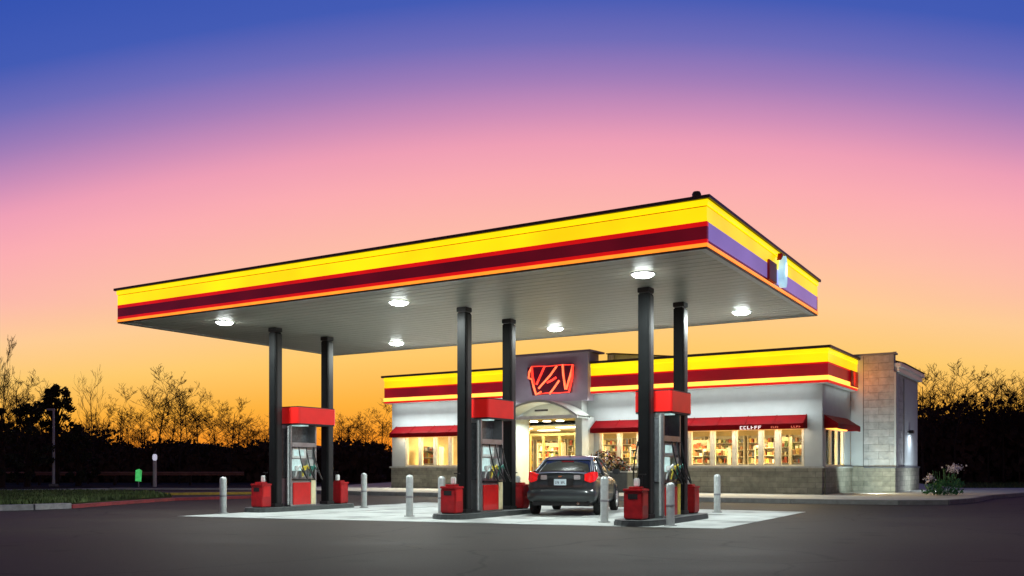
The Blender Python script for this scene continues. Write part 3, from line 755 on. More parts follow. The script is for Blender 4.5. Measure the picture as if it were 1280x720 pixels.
# shelves with goods
gcols = [(.42, .08, .04), (.6, .38, .1), (.7, .6, .35), (.75, .72, .65), (.16, .09, .05), (.16, .22, .10), (.65, .5, .2), (.34, .17, .08), (.14, .16, .22)]
gm = [mat('package_%s' % n, c, .4, var=.2) for n, c in zip(['red', 'orange', 'cream', 'white', 'brown', 'green', 'gold', 'rust', 'blue'], gcols)]
def shelf_unit(x, y, wdt, h, seed, label, back=True):
    rnd = random.Random(seed); p = sw(x, y, .17)
    t = thing('shelf_unit', p, SRZ, label, 'shelf', 'stocked shelves inside the store')
    s_ = MB(); s_.box(0, .04, 0, .4, 0, h); s_.box(wdt-.04, wdt, 0, .4, 0, h); s_.box(.04, wdt-.04, .36, .4, 0, h)
    lv = [.05, .45, .82, 1.15, 1.46, 1.78, 2.1]; lv = [z for z in lv if z < h-.1]
    for z in lv: s_.box(.04, wdt-.04, .02, .36, z, z+.025)
    mk('rack', s_, 'shelf', t)
    gd = MB()
    for z in lv:
        xx = .06
        while xx < wdt-.17:
            ww = rnd.uniform(.04, .13); hh = rnd.uniform(.1, .26)
            if rnd.random() < .88: gd.box(xx, xx+ww, .05, .3, z+.026, z+.026+hh, rnd.randrange(9))
            xx += ww+.015
    g_ = mk('goods', gd, gm, t); g_['kind'] = 'stuff'
    return t
spots = [(-19.9, 1.1, 1.2, 2.0), (-18.3, 3.4, 1.7, 2.2), (-16.2, 1.8, 1.5, 1.9), (-14.8, 4.0, 1.4, 2.2), (-12.4, 4.4, 1.2, 2.0), (-9.0, 2.4, 1.5, 1.9), (-7.2, 3.6, 1.4, 2.2), (-5.3, 1.6, 1.1, 1.75), (-3.4, 2.6, 1.1, 1.9), (-2.2, 1.3, .6, 2.2), (-1.45, 1.0, .5, 1.7)]
for i, (x, y, wd_, h) in enumerate(spots):
    shelf_unit(x, y, wd_, h, i+20, 'stocked store shelf seen through the windows, number %d counting from the left end' % (i+1) if 0 else
               ['stocked shelf behind the leftmost store window', 'tall shelf of goods second from the left end of the store', 'shelf of goods behind the middle of the left windows', 'tall shelf of goods just left of the entrance, behind the middle pump',
                'shelf of goods straight behind the entrance doors', 'shelf of goods just right of the entrance', 'tall shelf of goods seen left of the front right columns', 'low shelf behind the window right of the front right columns',
                'shelf of goods behind the pane under the white awning lettering', 'narrow tall shelf behind the second pane from the right', 'narrow low shelf behind the rightmost front pane'][i])

backs = [(-20.2+i*1.9, 6.5, 1.75, 2.45) for i in range(10)]
for i, (x, y, wd_, h) in enumerate(backs):
    shelf_unit(x, y, wd_, h, i+60, 'stocked shelf on the back wall of the store, %s from the left end' % ['first', 'second', 'third', 'fourth', 'fifth', 'sixth', 'seventh', 'eighth', 'ninth', 'tenth'][i])

# entrance tower
T0, T1 = -13.17, -9.54
tw = MB(); 
tw.box(T0, T1, -.55, -.002, 4.0, 6.04)
tw.box(T0, T1, -.002, .45, 4.62, 6.04)
tow = mk('entrance_tower', tw, 'towerwall', st)
mk('tower_cap', MB().box(T0-.22, T1+.22, -.75, .6, 6.042, 6.12, 0, .01), 'towercap', tow)
# lower portal: white pilasters
pm_ = MB()
pm_.box(T0-.02, T0+.38, -1.1, -.002, .15, 3.3, 0, .015); pm_.box(T1-.30, T1+.02, -1.1, -.002, .15, 3.3, 0, .015)
pm_.box(T0+.38, T1-.30, -.53, -.01, 3.32, 3.998)
mk('pilaster', pm_, 'archpaint', tow)
# arched entry canopy (barrel)
ar = MB(); n = 16; W2 = (T1-T0)/2+.12; xc = (T0+T1)/2; zs, za_ = 3.32, 4.02
def archpt(k, dz=0):
    q = -1+2*k/n; return (xc+W2*q, zs+dz+(za_-zs)*(1-q*q))
for k in range(n):
    (xa, z_a), (xb, z_b) = archpt(k), archpt(k+1)
    ar.add([(xa, -1.7, z_a), (xb, -1.7, z_b), (xb, -.552, z_b), (xa, -.552, z_a), (xa, -1.7, z_a-.10), (xb, -1.7, z_b-.10), (xb, -.552, z_b-.10), (xa, -.552, z_a-.10)],
           [(0, 1, 2, 3), (7, 6, 5, 4), (0, 4, 5, 1), (3, 2, 6, 7)], 0, False)

mk('arched_canopy', ar, 'archpaint', tow)
bm_ = MB()
bm_.box(xc-W2+.02, xc+W2-.02, -1.66, -1.56, 3.20, 3.34)
mk('canopy_beam', bm_, 'white', tow)
mk('address_plate', MB().box(xc-.1, xc+.55, -1.72, -1.70, 3.52, 3.60), 'screen', tow)
# doors
dm = MB(); y_a, y_b = .03, .16
dx = [ENT0+.02, ENT0+.42, -12.62+.9, -10.95+.0, -10.1, ENT1-.02]
dx = [-12.55, -11.95, -11.3, -10.65, -10.05]
dm.box(ENT0+.002, -12.85, y_a, y_b, .16, 3.3); dm.box(-9.8, ENT1-.002, y_a, y_b, .16, 3.3)
dm.box(-12.85, -9.8, y_a, y_b, 2.55, 2.66); dm.box(-12.85, -9.8, y_a, y_b, 3.2, 3.3); dm.box(-12.85, -9.8, y_a, y_b, .155, .22)
for x in (-12.8, -12.1, -11.28, -10.46, -9.85): dm.box(x-.04, x+.04, y_a, y_b, .22, 2.55)
mk('door_frame', dm, 'bronze', tow)
mk('door_glass', MB().box(-12.84, -9.82, .09, .1, .22, 3.2), 'glass', tow)
hm = MB()
for x in (-11.37, -11.19): hm.tube([(x, .0, .95), (x, -.03, 1.0), (x, -.03, 1.5), (x, .0, 1.55)], .012, 6)
mk('door_handle', hm, 'chrome', tow)
em = MB()
for x in (-12.0, -11.35, -10.7): em.box(x-.13, x+.13, -1.0, -.75, 3.12, 3.17, 0, .01)
mk('entry_lamp', em, 'panel', tow)
for x in (-12.0, -10.75): lamp('entry_lamp_light', 'AREA', sw(x, -.85, 3.08), 60, (.92, 1, .92), .25)
# neon sign
sg = thing('neon_sign', sw(-11.28, -.552, 4.94), SRZ, 'dark red sign with glowing neon outline strokes above the entrance', 'sign')
sgp = [(-1.16, .60), (1.05, .64), (1.13, .5), (.93, -.60), (-.92, -.64), (-1.1, .1), (-1.2, .25)]
mk('sign_panel', MB().prismy(sgp, -.14, 0), 'signback', sg)
def zp(x, z): return ((x-318)/147.8, -.17, (332-z)/170.0*1.0)
def neon(pts, mt, r=.048):
    mk('neon_tube', MB().tube([zp(*p) for p in pts], r, 8), mt, sg)
neon([(178, 226), (240, 228), (300, 233), (400, 229), (484, 234)], 'neon', .02)
neon([(182, 232), (160, 270), (158, 312), (182, 320), (196, 380), (214, 436), (252, 418)], 'neonhot')
neon([(182, 232), (186, 300), (200, 360)], 'neon')
neon([(276, 232), (250, 290), (216, 362)], 'neon')
neon([(368, 234), (318, 300), (232, 392)], 'neonhot', .046)
neon([(296, 352), (330, 338), (362, 318)], 'neon')
neon([(384, 342), (350, 390), (314, 436)], 'neonhot', .046)
neon([(410, 226), (414, 300), (430, 408)], 'neonhot')
neon([(484, 234), (468, 300), (436, 410)], 'neonhot')
neon([(484, 234), (478, 330), (456, 430)], 'neon')
neon([(214, 436), (300, 428), (380, 432), (456, 430)], 'neon', .022)

# rooftop low hipped screen right of tower
rg = MB(); rg.prismy([(-9.3, 5.0), (-9.3, 6.05), (-9.0, 6.05), (-6.2, 5.74), (-6.2, 5.0)], .8, 3.0)
rgo = mk('rooftop_screen', rg, 'roofmetal', st)
mk('screen_edge', MB().prismy([(-9.32, 6.055), (-9.32, 6.09), (-8.98, 6.09), (-6.1, 5.775), (-6.1, 5.745), (-9.0, 6.055)], .7, 3.1), 'captrim', rgo)
mk('roof_vent', MB().cyl((-9.0, .62), .10, 5.6, 5.98, 12), 'galv', rgo)

# stone end block
bk = MB()
bk.box(.52, 1.68, 4.5, 10.1, .15, 5.40); bk.box(.52, 1.68, 4.5, 4.85, 5.40, 5.72)
blk = mk('end_block', bk, 'paleblock', st)
bk2 = MB(); bk2.box(.0, .50, 4.58, 10.1, .15, 5.72)
mk('recessed_panel', bk2, 'wall', blk)
mk('recess_base', MB().box(.075, .535, 4.50, 4.578, .152, 1.2), 'stone', blk)
mk('block_joint', MB().box(.485, .53, 4.54, 4.6, .16, 5.71), 'darkledge', blk)
mk('block_base', MB().box(.54, 1.74, 4.43, 4.498, .15, 1.13).box(1.682, 1.74, 4.498, 10.12, .15, 1.13), 'stone', blk)
mk('block_ledge', MB().box(.54, 1.78, 4.39, 4.498, 1.132, 1.2).box(1.682, 1.78, 4.498, 10.14, 1.132, 1.2), 'darkledge', blk)
mk('block_cap', MB().box(-.5, 1.75, 4.40, 4.95, 5.722, 5.79).box(1.68, 1.8, 4.3, 4.39, 5.70, 5.79), 'greymetal', blk)
mk('cornice', MB().box(1.682, 1.86, 4.6, 10.2, 5.02, 5.2).box(1.682, 1.95, 4.55, 10.3, 5.2, 5.38, 0, .02), 'white', blk)
mk('hip_roof', MB().prismy([(2.0, 5.402), (.5, 5.402), (.5, 5.77), (.9, 5.77)], 4.96, 10.35), 'captrim', blk)
mk('side_panel', MB().box(1.682, 1.72, 6.6, 9.7, 1.2, 4.9), 'wall', blk)
mk('corner_pilaster', MB().box(1.682, 1.76, 4.5, 5.0, 1.2, 5.0), 'wall', blk)
wlamp = mk('wall_lamp', MB().box(1.722, 1.9, 7.6, 7.9, 2.62, 2.76, 0, .02).box(1.722, 1.74, 7.3, 8.2, 2.66, 2.7), 'black', blk)
lamp('wall_lamp_light', 'AREA', sw(2.05, 7.75, 2.58), 18, (.8, .9, 1), .15)
lamp('side_fill_light', 'AREA', sw(3.1, 7.3, .3), 40, (.85, .95, 1), .4, rot=(R(112), 0, SRZ+R(90)))  # added fill on the block's side wall, no fixture
lamp('block_fill_light', 'AREA', sw(1.4, 2.2, .3), 90, (.82, 1, .98), .5, rot=(R(125), 0, SRZ))  # unseen light added to brighten the front of the block
lamp('fascia_end_glow', 'AREA', sw(.40, 3.5, 4.75), 20, (1, .26, .04), .6, rot=(R(95), 0, SRZ-R(28)))
# added fill lights without fixtures: on the wall, outward, under the awnings
def wash(xa, xb, y, z, power, col, tilt, wd=.12):
    lamp('store_fill_light', 'AREA', sw((xa+xb)/2, y, z), power, col, xb-xa, rot=(R(tilt), 0, SRZ), sizey=wd)
for xa, xb in ((-9.3, -5), (-4.9, -.3), (-20.6, -17.1), (-17.0, -13.3)):
    wash(xa, xb, -.50, 2.98, 16, (.90, 1, .98), 155)
    wash(xa, xb, -.24, 4.26, 7, (.95, 1, .96), 8)
    wash(xa, xb, -.6, 4.2, 135, (.95, 1, .95), -38)
    wash(xa+.3, xb-.3, -.36, 2.70, 34, (1, .92, .70), 0, .06)
lamp('store_fill_light', 'AREA', sw(.24, 2.2, 4.26), 4, (.95, 1, .96), .1, rot=(0, 0, SRZ), sizey=3.6)
lamp('tower_fill_light', 'AREA', sw(-11.35, -1.5, 4.15), 10, (.95, .92, 1), 2.6, rot=(R(150), 0, SRZ), sizey=.1)  # added light without a fixture, lifts the tower wall

# planter with seasonal display, right of entrance
pl = thing('display_planter', sw(-8.2, -1.2, .15), SRZ, 'grey planter heaped with red and white flowers right of the entrance', 'planter')
mk('planter_box', MB().box(-1.0, 1.0, -.4, .4, 0, .80, 0, .02), 'islandc', pl)
mk('planter_rim', MB().ring(-1.04, 1.04, -.44, .44, .802, .87, .12), 'ledge', pl)
rnd = random.Random(5); fm = MB(); 
for k in range(1500):
    x = rnd.uniform(-.95, .95); y = rnd.uniform(-.36, .36)
    top = .92*(1-((x+.25)/1.25)**2)*(1-(y/.5)**2)
    if top < .05: continue
    z = .82+rnd.uniform(0, 1)*top; r_ = rnd.uniform(.03, .07)
    n_ = Vector((rnd.gauss(0, 1), rnd.gauss(0, 1)-.5, rnd.gauss(0, 1)+.8)).normalized(); a = n_.orthogonal().normalized(); b_ = n_.cross(a)
    c = Vector((x, y, z)); fm.add([c+a*r_, c+b_*r_, c-a*r_, c-b_*r_], [(0, 1, 2, 3)], rnd.choice([0, 0, 0, 0, 1, 2, 3, 4]))
mk('flowers', fm, ['leafdark', 'blossom', gm[0], gm[7], gm[6]], pl)

# flowering shrub at the kerb, right
fs = thing('flowering_shrub', (15.7, 33.2, .15), 0, 'green shrub with white blossoms at the right end of the sidewalk', 'shrub')
fm = MB(); fb = MB(); fstem = MB(); rnd = random.Random(8)
for k in range(620):
    x = rnd.uniform(-.75, .75); y = rnd.gauss(0, .2); top = .55+.25*math.sin(x*4+1)*.5+.15*(x > .2)
    z = rnd.uniform(.08, 1)*top; r_ = rnd.uniform(.03, .065)
    n_ = Vector((rnd.gauss(0, 1), rnd.gauss(0, 1), rnd.gauss(0, 1))).normalized(); a = n_.orthogonal().normalized(); b_ = n_.cross(a)
    c = Vector((x, y, z)); fm.add([c+a*r_*1.6, c+b_*r_*.6, c-a*r_*1.6, c-b_*r_*.6], [(0, 1, 2, 3)])
for k in range(340):
    if k % 3: cx_, cz, s1, s2 = .42, 1.08, .26, .14
    else: cx_, cz, s1, s2 = -.62, .70, .16, .13
    c = Vector((rnd.gauss(cx_, s1*.6), rnd.gauss(0, .12), rnd.gauss(cz, s2*.6)))
    n_ = Vector((rnd.gauss(0, 1), rnd.gauss(0, 1), rnd.gauss(0, 1))).normalized(); a = n_.orthogonal().normalized(); b_ = n_.cross(a); r_ = rnd.uniform(.02, .045)
    fb.add([c+a*r_, c+b_*r_, c-a*r_, c-b_*r_], [(0, 1, 2, 3)])
for k in range(26):
    x = rnd.uniform(-.6, .6); fstem.tube([(x*.6, 0, 0), (x*.8, rnd.gauss(0, .05), .4), (x+rnd.gauss(0, .05), rnd.gauss(0, .1), rnd.uniform(.6, 1.1))], .008, 5)
fs.scale = (.85, .85, .9)
mk('foliage', fm, 'leafgreen', fs); mk('blossom', fb, 'blossom', fs); mk('stem', fstem, 'leafgreen', fs)

# ------------------------------------------------------------------ car
def build_car():
    t = thing('parked_car', (0, 0, 0), 0, 'dark grey sedan seen from behind, parked right of the middle pump', 'car')
    # lower body loft, stations along y (0 rear .. 4.4 front)
    st_ = [(.0, .70, .50, .80), (.05, .80, .40, .93), (.14, .855, .30, 1.03), (.35, .875, .24, 1.06), (.8, .885, .22, 1.04), (1.3, .885, .20, .98), (2.0, .885, .19, .96), (2.8, .885, .19, .96),
           (3.2, .88, .20, .97), (3.8, .87, .22, .88), (4.15, .83, .25, .80), (4.35, .74, .32, .70), (4.42, .62, .42, .62)]
    m_ = MB(); rings = []
    for (y, w_, zb, zt) in st_:
        h = zt-zb
        half = [(0, zb), (w_*.80, zb), (w_*.97, zb+h*.10), (w_*1.0, zb+h*.36), (w_*.995, zb+h*.62), (w_*.955, zb+h*.86), (w_*.86, zb+h*.975), (w_*.45, zb+h*1.01), (0, zb+h*1.02)]
        rings.append([(x, y, z) for x, z in half]+[(-x, y, z) for x, z in half[-2:0:-1]])
    n = len(rings[0]); vs = [p for r in rings for p in r]
    m_.add(vs, [(i*n+j, i*n+(j+1) % n, (i+1)*n+(j+1) % n, (i+1)*n+j) for i in range(len(rings)-1) for j in range(n)], 0, True)
    m_.add(rings[0], [tuple(range(n))], 0, True); m_.add(rings[-1], [tuple(range(n-1, -1, -1))], 0, True)
    body = mk('body', m_, 'carpaint', t)
    body.data = body.data
    bm = bmesh.new(); bm.from_mesh(body.data); bmesh.ops.remove_doubles(bm, verts=bm.verts, dist=1e-4); bmesh.ops.recalc_face_normals(bm, faces=bm.faces)
    bm.to_mesh(body.data); bm.free()
    md = body.modifiers.new('s', 'SUBSURF'); md.levels = 2; md.render_levels = 2
    # greenhouse
    gs = [(.42, .70, 1.02, 1.035), (.62, .70, 1.02, 1.13), (1.0, .72, 1.0, 1.345), (1.3, .73, .97, 1.425), (1.8, .74, .95, 1.455), (2.3, .74, .95, 1.44), (2.6, .735, .95, 1.37), (2.95, .72, .95, 1.17), (3.25, .70, .95, .975)]
    gm_ = MB(); rings = []
    for (y, w_, zb, zt) in gs:
        h = zt-zb; ww = w_-(h/.5)*.16
        half = [(0, zb), (w_+.04, zb), (w_+.03-(h/.5)*.06, zb+h*.45), (ww, zb+h*.90), (ww*.86, zb+h*.985), (ww*.4, zb+h*1.0), (0, zb+h)]
        rings.append([(x, y, z) for x, z in half]+[(-x, y, z) for x, z in half[-2:0:-1]])
    n = len(rings[0])
    def quads(i): return [(i*n+j, i*n+(j+1) % n, (i+1)*n+(j+1) % n, (i+1)*n+j) for j in range(n)]
    allv = [p for r in rings for p in r]
    gm_.add(allv, [q for i in range(len(rings)-1) for q in quads(i)], 0, True)
    gh = mk('cabin_glass', gm_, 'carglass', t)
    bm = bmesh.new(); bm.from_mesh(gh.data); bmesh.ops.remove_doubles(bm, verts=bm.verts, dist=1e-4); bmesh.ops.recalc_face_normals(bm, faces=bm.faces)
    bm.to_mesh(gh.data); bm.free()
    # roof shell + pillars (slightly proud copies of the greenhouse surface)
    rf_ = MB()
    def gpt(i, q):  # point on ring i at half-profile parameter index q (float), right side +
        r = rings[i]; k = int(q); f = q-k; a = Vector(r[k]); b_ = Vector(r[min(k+1, 6)]); return a.lerp(b_, f)
    idx = [2, 3, 4, 5, 6]
    prof = []
    for i in idx:
        row = []
        for q in (3.0, 3.5, 4, 5, 6):
            p = gpt(i, q); row.append(p)
        full = [Vector((p.x*1.015, p.y, p.z+.012)) for p in row]+[Vector((-p.x*1.015, p.y, p.z+.012)) for p in row[-2::-1]]
        prof.append(full)
    nn = len(prof[0])
    rf_.add([p for r in prof for p in r], [(i*nn+j, i*nn+j+1, (i+1)*nn+j+1, (i+1)*nn+j) for i in range(len(prof)-1) for j in range(nn-1)], 0, True)
    # drop rear edge so the shell has an edge
    mk('roof', rf_, 'carpaint', t)
    for s in (1, -1):
        pl_ = MB()
        def pp(i, q): p = gpt(i, q); return (s*(p.x+.012), p.y, p.z+.01)
        pl_.tube([pp(0, 1.6), pp(1, 2.4), pp(2, 3.0), pp(3, 3.1), pp(4, 3.1), pp(5, 3.1), pp(6, 3.1), pp(7, 3.0), pp(8, 3)], [.055, .055, .04, .03, .028, .028, .03, .035, .04], 8)
        pl_.tube([pp(4, 1.0), pp(4, 2), pp(4, 3.1)], .03, 6)
        pl_.tube([pp(2, 1.0), pp(2, 2), pp(2, 3.1)], [.1, .07, .04], 6)
        mk('pillar', pl_, 'carpaint', t)
        # mirrors
        mm = MB(); mm.box(s*.90 if s > 0 else -1.1, 1.1 if s > 0 else -.90, 2.62, 2.74, .98, 1.12, 0, .03); mo = mk('mirror', mm, 'carpaint', t)
        # taillights: curved wrap strips
        tl = MB()
        pts = [(s*.60, .04), (s*.67, .045), (s*.74, .075), (s*.80, .13), (s*.85, .24), (s*.875, .38)]
        lo = [.85, .82, .80, .82, .86, .94]; hi = [1.0, 1.03, 1.05, 1.06, 1.06, 1.05]
        v_ = []
        for (x, y), a, b_ in zip(pts, lo, hi): v_ += [(x*1.015, y-.045, a), (x*1.0, y-.025, b_)]
        for (x, y), a, b_ in zip(pts, lo, hi): v_ += [(x*.97, y+.1, a), (x*.97, y+.1, b_)]
        k = len(pts)
        fc = [(2*i, 2*i+1, 2*i+3, 2*i+2) for i in range(k-1)]+[(2*i+1, 2*k+2*i+1, 2*k+2*i+3, 2*i+3) for i in range(k-1)]+[(2*i, 2*i+2, 2*k+2*i+2, 2*k+2*i) for i in range(k-1)]+[(0, 2*k, 2*k+1, 1)]
        tl.add(v_, fc, 0, False); tlo = mk('tail_lamp', tl, 'tail', t)
        mk('reverse_lens', MB().box(min(s*.34, s*.50), max(s*.34, s*.50), -.022, .03, .87, .98, 0, .01), 'clearlens', tlo)
        mk('reflector', MB().box(min(s*.60, s*.74), max(s*.60, s*.74), -.012, .03, .44, .475, 0, .004), 'tail', t)
        # door seams and handles
        dh = MB()
        for y in (1.55, 2.5): dh.box(min(s*.886, s*.912), max(s*.886, s*.912), y, y+.16, .80, .825, 0, .006)
        mk('door_handle', dh, 'chrome', t)
        se = MB()
        for y in (1.05, 1.95, 2.95): se.box(min(s*.884, s*.889), max(s*.884, s*.889), y, y+.010, .36, .90)
        mk('door_seam', se, 'black', t)
    # bumper
    bp = MB(); prof = [(-.82, .16), (-.80, .03), (-.60, -.045), (-.3, -.07), (0, -.078), (.3, -.07), (.60, -.045), (.80, .03), (.82, .16)]
    vs = []
    for x, y in prof: vs += [(x*.97, y+.06, .34), (x*1.06, y-.0, .40), (x*1.06, y-.02, .56), (x*1.0, y+.04, .64)]
    k = 4
    bp.add(vs, [(i*k+j, (i+1)*k+j, (i+1)*k+j+1, i*k+j+1) for i in range(len(prof)-1) for j in range(k-1)], 0, True)
    mk('rear_bumper', bp, 'carpaint', t)
    mk('diffuser', MB().box(-.72, .72, .02, .3, .24, .35, 0, .02), 'black', t)
    # boot lid seam, number plate
    sm3 = MB(); sm3.tube([(-.56, -.0, .68), (-.58, .03, .98)], .006, 5); sm3.tube([(.56, -.0, .68), (.58, .03, .98)], .006, 5); sm3.tube([(-.56, -.025, .672), (0, -.04, .672), (.56, -.025, .672)], .007, 5)
    mk('boot_seam', sm3, 'black', t)
    mk('boot_spoiler', MB().box(-.60, .60, .06, .2, 1.062, 1.085, 0, .01), 'carpaint', t)
    rec = mk('plate_recess', MB().box(-.32, .32, -.028, .03, .72, .90, 0, .01), 'black', t)
    npl = mk('number_plate', MB().box(-.155, .155, -.038, -.029, .735, .885, 0, .004), 'plate', t)
    ch = MB()
    for i in range(7):
        if i == 3: continue
        x = -.125+i*.037; ch.box(x, x+.010, -.0395, -.0382, .775, .835); ch.box(x+.010, x+.024, -.0395, -.0382, .825 if i % 2 else .775, .835 if i % 2 else .785); 
        if i % 3: ch.box(x+.015, x+.024, -.0395, -.0382, .787, .823)
    mk('plate_characters', ch, 'ink', npl)
    mk('badge', MB().box(-.05, .05, -.045, .0, .93, .965, 0, .008), 'chrome', t)
    # wheels
    for (x, y) in ((-.80, .82), (.80, .82), (-.80, 3.5), (.80, 3.5)):
        s = 1 if x > 0 else -1
        wh = MB(); rr = .315
        wv = []
        ns = 28
        prf = [(.20, .07), (.30, .095), (rr, .07), (rr, -.07), (.30, -.095), (.20, -.07)]
        for r_, xo in prf:
            for j in range(ns):
                a = 2*math.pi*j/ns; wv.append((x+xo*s+s*.02, y+r_*math.cos(a), .315+r_*math.sin(a)))
        wh.add(wv, [(i*ns+j, i*ns+(j+1) % ns, (i+1)*ns+(j+1) % ns, (i+1)*ns+j) for i in range(len(prf)-1) for j in range(ns)], 0, True)
        ty = mk('tyre', wh, 'rubber', t)
        rm = MB()
        for j in range(5):
            a = 2*math.pi*j/5+.3
            rm.tube([(x+s*.10, y, .315), (x+s*.085, y+.2*math.cos(a), .315+.2*math.sin(a))], [.035, .022], 6)
        rm.tube([(x+s*.095+s*.0, y+.205*math.cos(2*math.pi*j/24), .315+.205*math.sin(2*math.pi*j/24)) for j in range(25)], .016, 6)
        rm.tube([(x+s*.06, y, .315), (x+s*.115, y, .315)], .05, 12)
        mk('rim', rm, 'rim', ty)
        # dark wheel arch
        am = MB(); ar_ = .37; pts = []
        for j in range(13):
            a = math.pi*j/12; pts.append((s*.882, y+ar_*math.cos(a), .315+ar_*math.sin(a)))
        am.tube(pts, .022, 6)
        vs = [(s*.889, y, .3)]+[(s*.889, y+.365*math.cos(math.pi*j/16), .25+.43*math.sin(math.pi*j/16)) for j in range(17)]
        am.add(vs, [(0, j, j+1) for j in range(1, 17)])
        mk('wheel_arch', am, 'black', t)
    mk('exhaust', MB().tube([(.45, -.04, .30), (.45, .2, .30)], .032, 12), 'chrome', t)
    mk('high_brake_lamp', MB().box(-.16, .16, .93, .98, 1.30, 1.325), 'redplastic', t)
    mk('antenna', MB().prismx([(1.25, 1.42), (1.42, 1.42), (1.27, 1.50)], -.012, .012), 'carpaint', t)
    for ys, nm in ((4.25, 'headlamp'),):
        for s in (1, -1): mk(nm, MB().box(min(s*.5, s*.76), max(s*.5, s*.76), 4.18, 4.36, .58, .70, 0, .03), 'clearlens', t)
    return t
car = build_car()
hd = Vector((.26, .9656)); car.rotation_euler = (0, 0, -math.atan2(hd.x, hd.y))
lr = Vector((.33, 22.15)); ctr = lr+Vector((hd.y, -hd.x))*.86
car.location = (ctr.x, ctr.y, .012); car.scale = (.97, .93, 1.0)

# ------------------------------------------------------------------ trees
def bare_tree(seed, h, spread=.42, depth=5, low=.3):
    rnd = random.Random(seed); trunk = MB(); br = MB()
    def grow(p, d, ln, r, lev, mb):
        k = 5 if lev == 0 else (4 if lev == 1 else 3); pts = [p.copy()]; rs = [r]; q = p.copy(); dd = d.copy()
        for i in range(k):
            w_ = .07 if lev == 0 else .2
            dd = (dd+Vector((rnd.gauss(0, w_), rnd.gauss(0, w_), rnd.gauss(.05, .06)))).normalized()
            q = q+dd*ln/k; pts.append(q.copy()); rs.append(max(.012, r*(1-.72*(i+1)/k)))
        mb.tube(pts, rs, 6 if lev == 0 else 3, 0, False)
        if lev >= depth: return
        nb = rnd.randint(13, 17) if lev == 0 else (rnd.randint(3, 5) if lev < 3 else rnd.randint(2, 4))
        for j in range(nb):
            f = low+(1-low)*(j+rnd.random())/nb if lev == 0 else rnd.uniform(.25, 1)
            ii = min(k-1, int(f*k)); ff = f*k-ii; bp = pts[ii].lerp(pts[ii+1], ff); brr = rs[ii]*(.42 if lev == 0 else .6)
            an = rnd.uniform(0, 6.28); side = Vector((math.cos(an), math.sin(an), 0))
            nd = (dd*.75+side*rnd.uniform(.6, 1.3)*spread*2+Vector((0, 0, rnd.uniform(.0, .25)))).normalized()
            l2 = ln*(.46*(1.12-.72*f)+.05)*rnd.uniform(.7, 1.2) if lev == 0 else ln*rnd.uniform(.38, .62)
            grow(bp, nd, l2, max(.012, brr), lev+1, br)
    grow(Vector((0, 0, 0)), Vector((rnd.gauss(0, .04), 0, 1)).normalized(), h*.95, h*.014, 0, trunk)
    return trunk, br
variants = []
for i, (sd_, sp_, dp_, lw_) in enumerate(((11, .5, 4, .3), (12, .36, 4, .2), (13, .62, 4, .4), (14, .4, 3, .15), (15, .55, 4, .45))):
    tr, br = bare_tree(sd_, 8, sp_, dp_, lw_)
    variants.append((tr, br))
protos = {}
def place_tree(vi, x, y, h, rz, label, group, sx=1.0):
    if vi not in protos:
        t = thing('bare_tree', (x, y, 0), rz, label, 'tree', group)
        mk('trunk', variants[vi][0], 'bark', t); mk('branches', variants[vi][1], 'bark', t); protos[vi] = t
        t.scale = (h/8*sx, h/8*sx, h/8); return t
    c = dup(protos[vi], None, (x, y, 0), rz, label, (h/8*sx, h/8*sx, h/8)); c['group'] = group; return c
def at(px, ytop, d): return ((px-640)/F*d, d, CAMH+(HOR-ytop)*d/F)
LT = [(3, 432, 58, 1, .5), (22, 470, 60, 0, .9), (14, 505, 66, 2, 1), (110, 470, 62, 3, .55), (146, 496, 64, 2, .8), (124, 512, 70, 1, 1), (198, 470, 62, 4, .85), (224, 482, 62, 0, .7), (172, 508, 70, 3, 1),
      (250, 500, 68, 2, .9), (288, 504, 66, 1, .9), (268, 508, 72, 4, 1), (310, 522, 70, 3, 1), (334, 526, 70, 2, 1), (212, 510, 72, 1, 1.2), (236, 506, 72, 4, 1), (436, 520, 72, 0, 1), (456, 518, 72, 4, 1), (474, 512, 72, 2, .9), (426, 528, 74, 1, 1), (60, 505, 72, 2, 1), (158, 522, 74, 0, 1), (186, 524, 76, 2, 1.2), (300, 526, 76, 0, 1.2), (322, 530, 76, 4, 1.2)]
LT = [(a, 583-(583-b)*.90, c, d_, e) for a, b, c, d_, e in LT]; LT.sort()
ordn = ['first', 'second', 'third', 'fourth', 'fifth', 'sixth', 'seventh', 'eighth', 'ninth', 'tenth', 'eleventh', 'twelfth', 'thirteenth', 'fourteenth', 'fifteenth', 'sixteenth', 'seventeenth', 'eighteenth', 'nineteenth', 'twentieth', 'twenty-first', 'twenty-second', 'twenty-third', 'twenty-fourth', 'twenty-fifth']
rnd = random.Random(31)
for i, (px, yt, d, vi, sx) in enumerate(LT):
    x, y, h = at(px, yt, d)
    place_tree(vi, x, y, h, rnd.uniform(0, 6.28), 'leafless tree in the treeline left of the store, %s from the left' % ordn[i], 'leafless trees left of the store', sx)
RT = [(1155, 462, 58, 0, .8), (1171, 472, 64, 2, .8), (1194, 462, 60, 4, .9), (1217, 486, 66, 3, .8), (1236, 482, 62, 1, 1), (1254, 470, 62, 4, .9),
      (1264, 476, 64, 3, .9), (1274, 480, 62, 0, .9), (1290, 474, 62, 2, .9)]
RT = [(a, 583-(583-b)*.88, c, d_, e) for a, b, c, d_, e in RT]
for i, (px, yt, d, vi, sx) in enumerate(RT):
    x, y, h = at(px, yt, d)
    place_tree(vi, x, y, h, rnd.uniform(0, 6.28), 'leafless tree in the treeline right of the store, %s from the left' % ordn[i], 'leafless trees right of the store', sx)

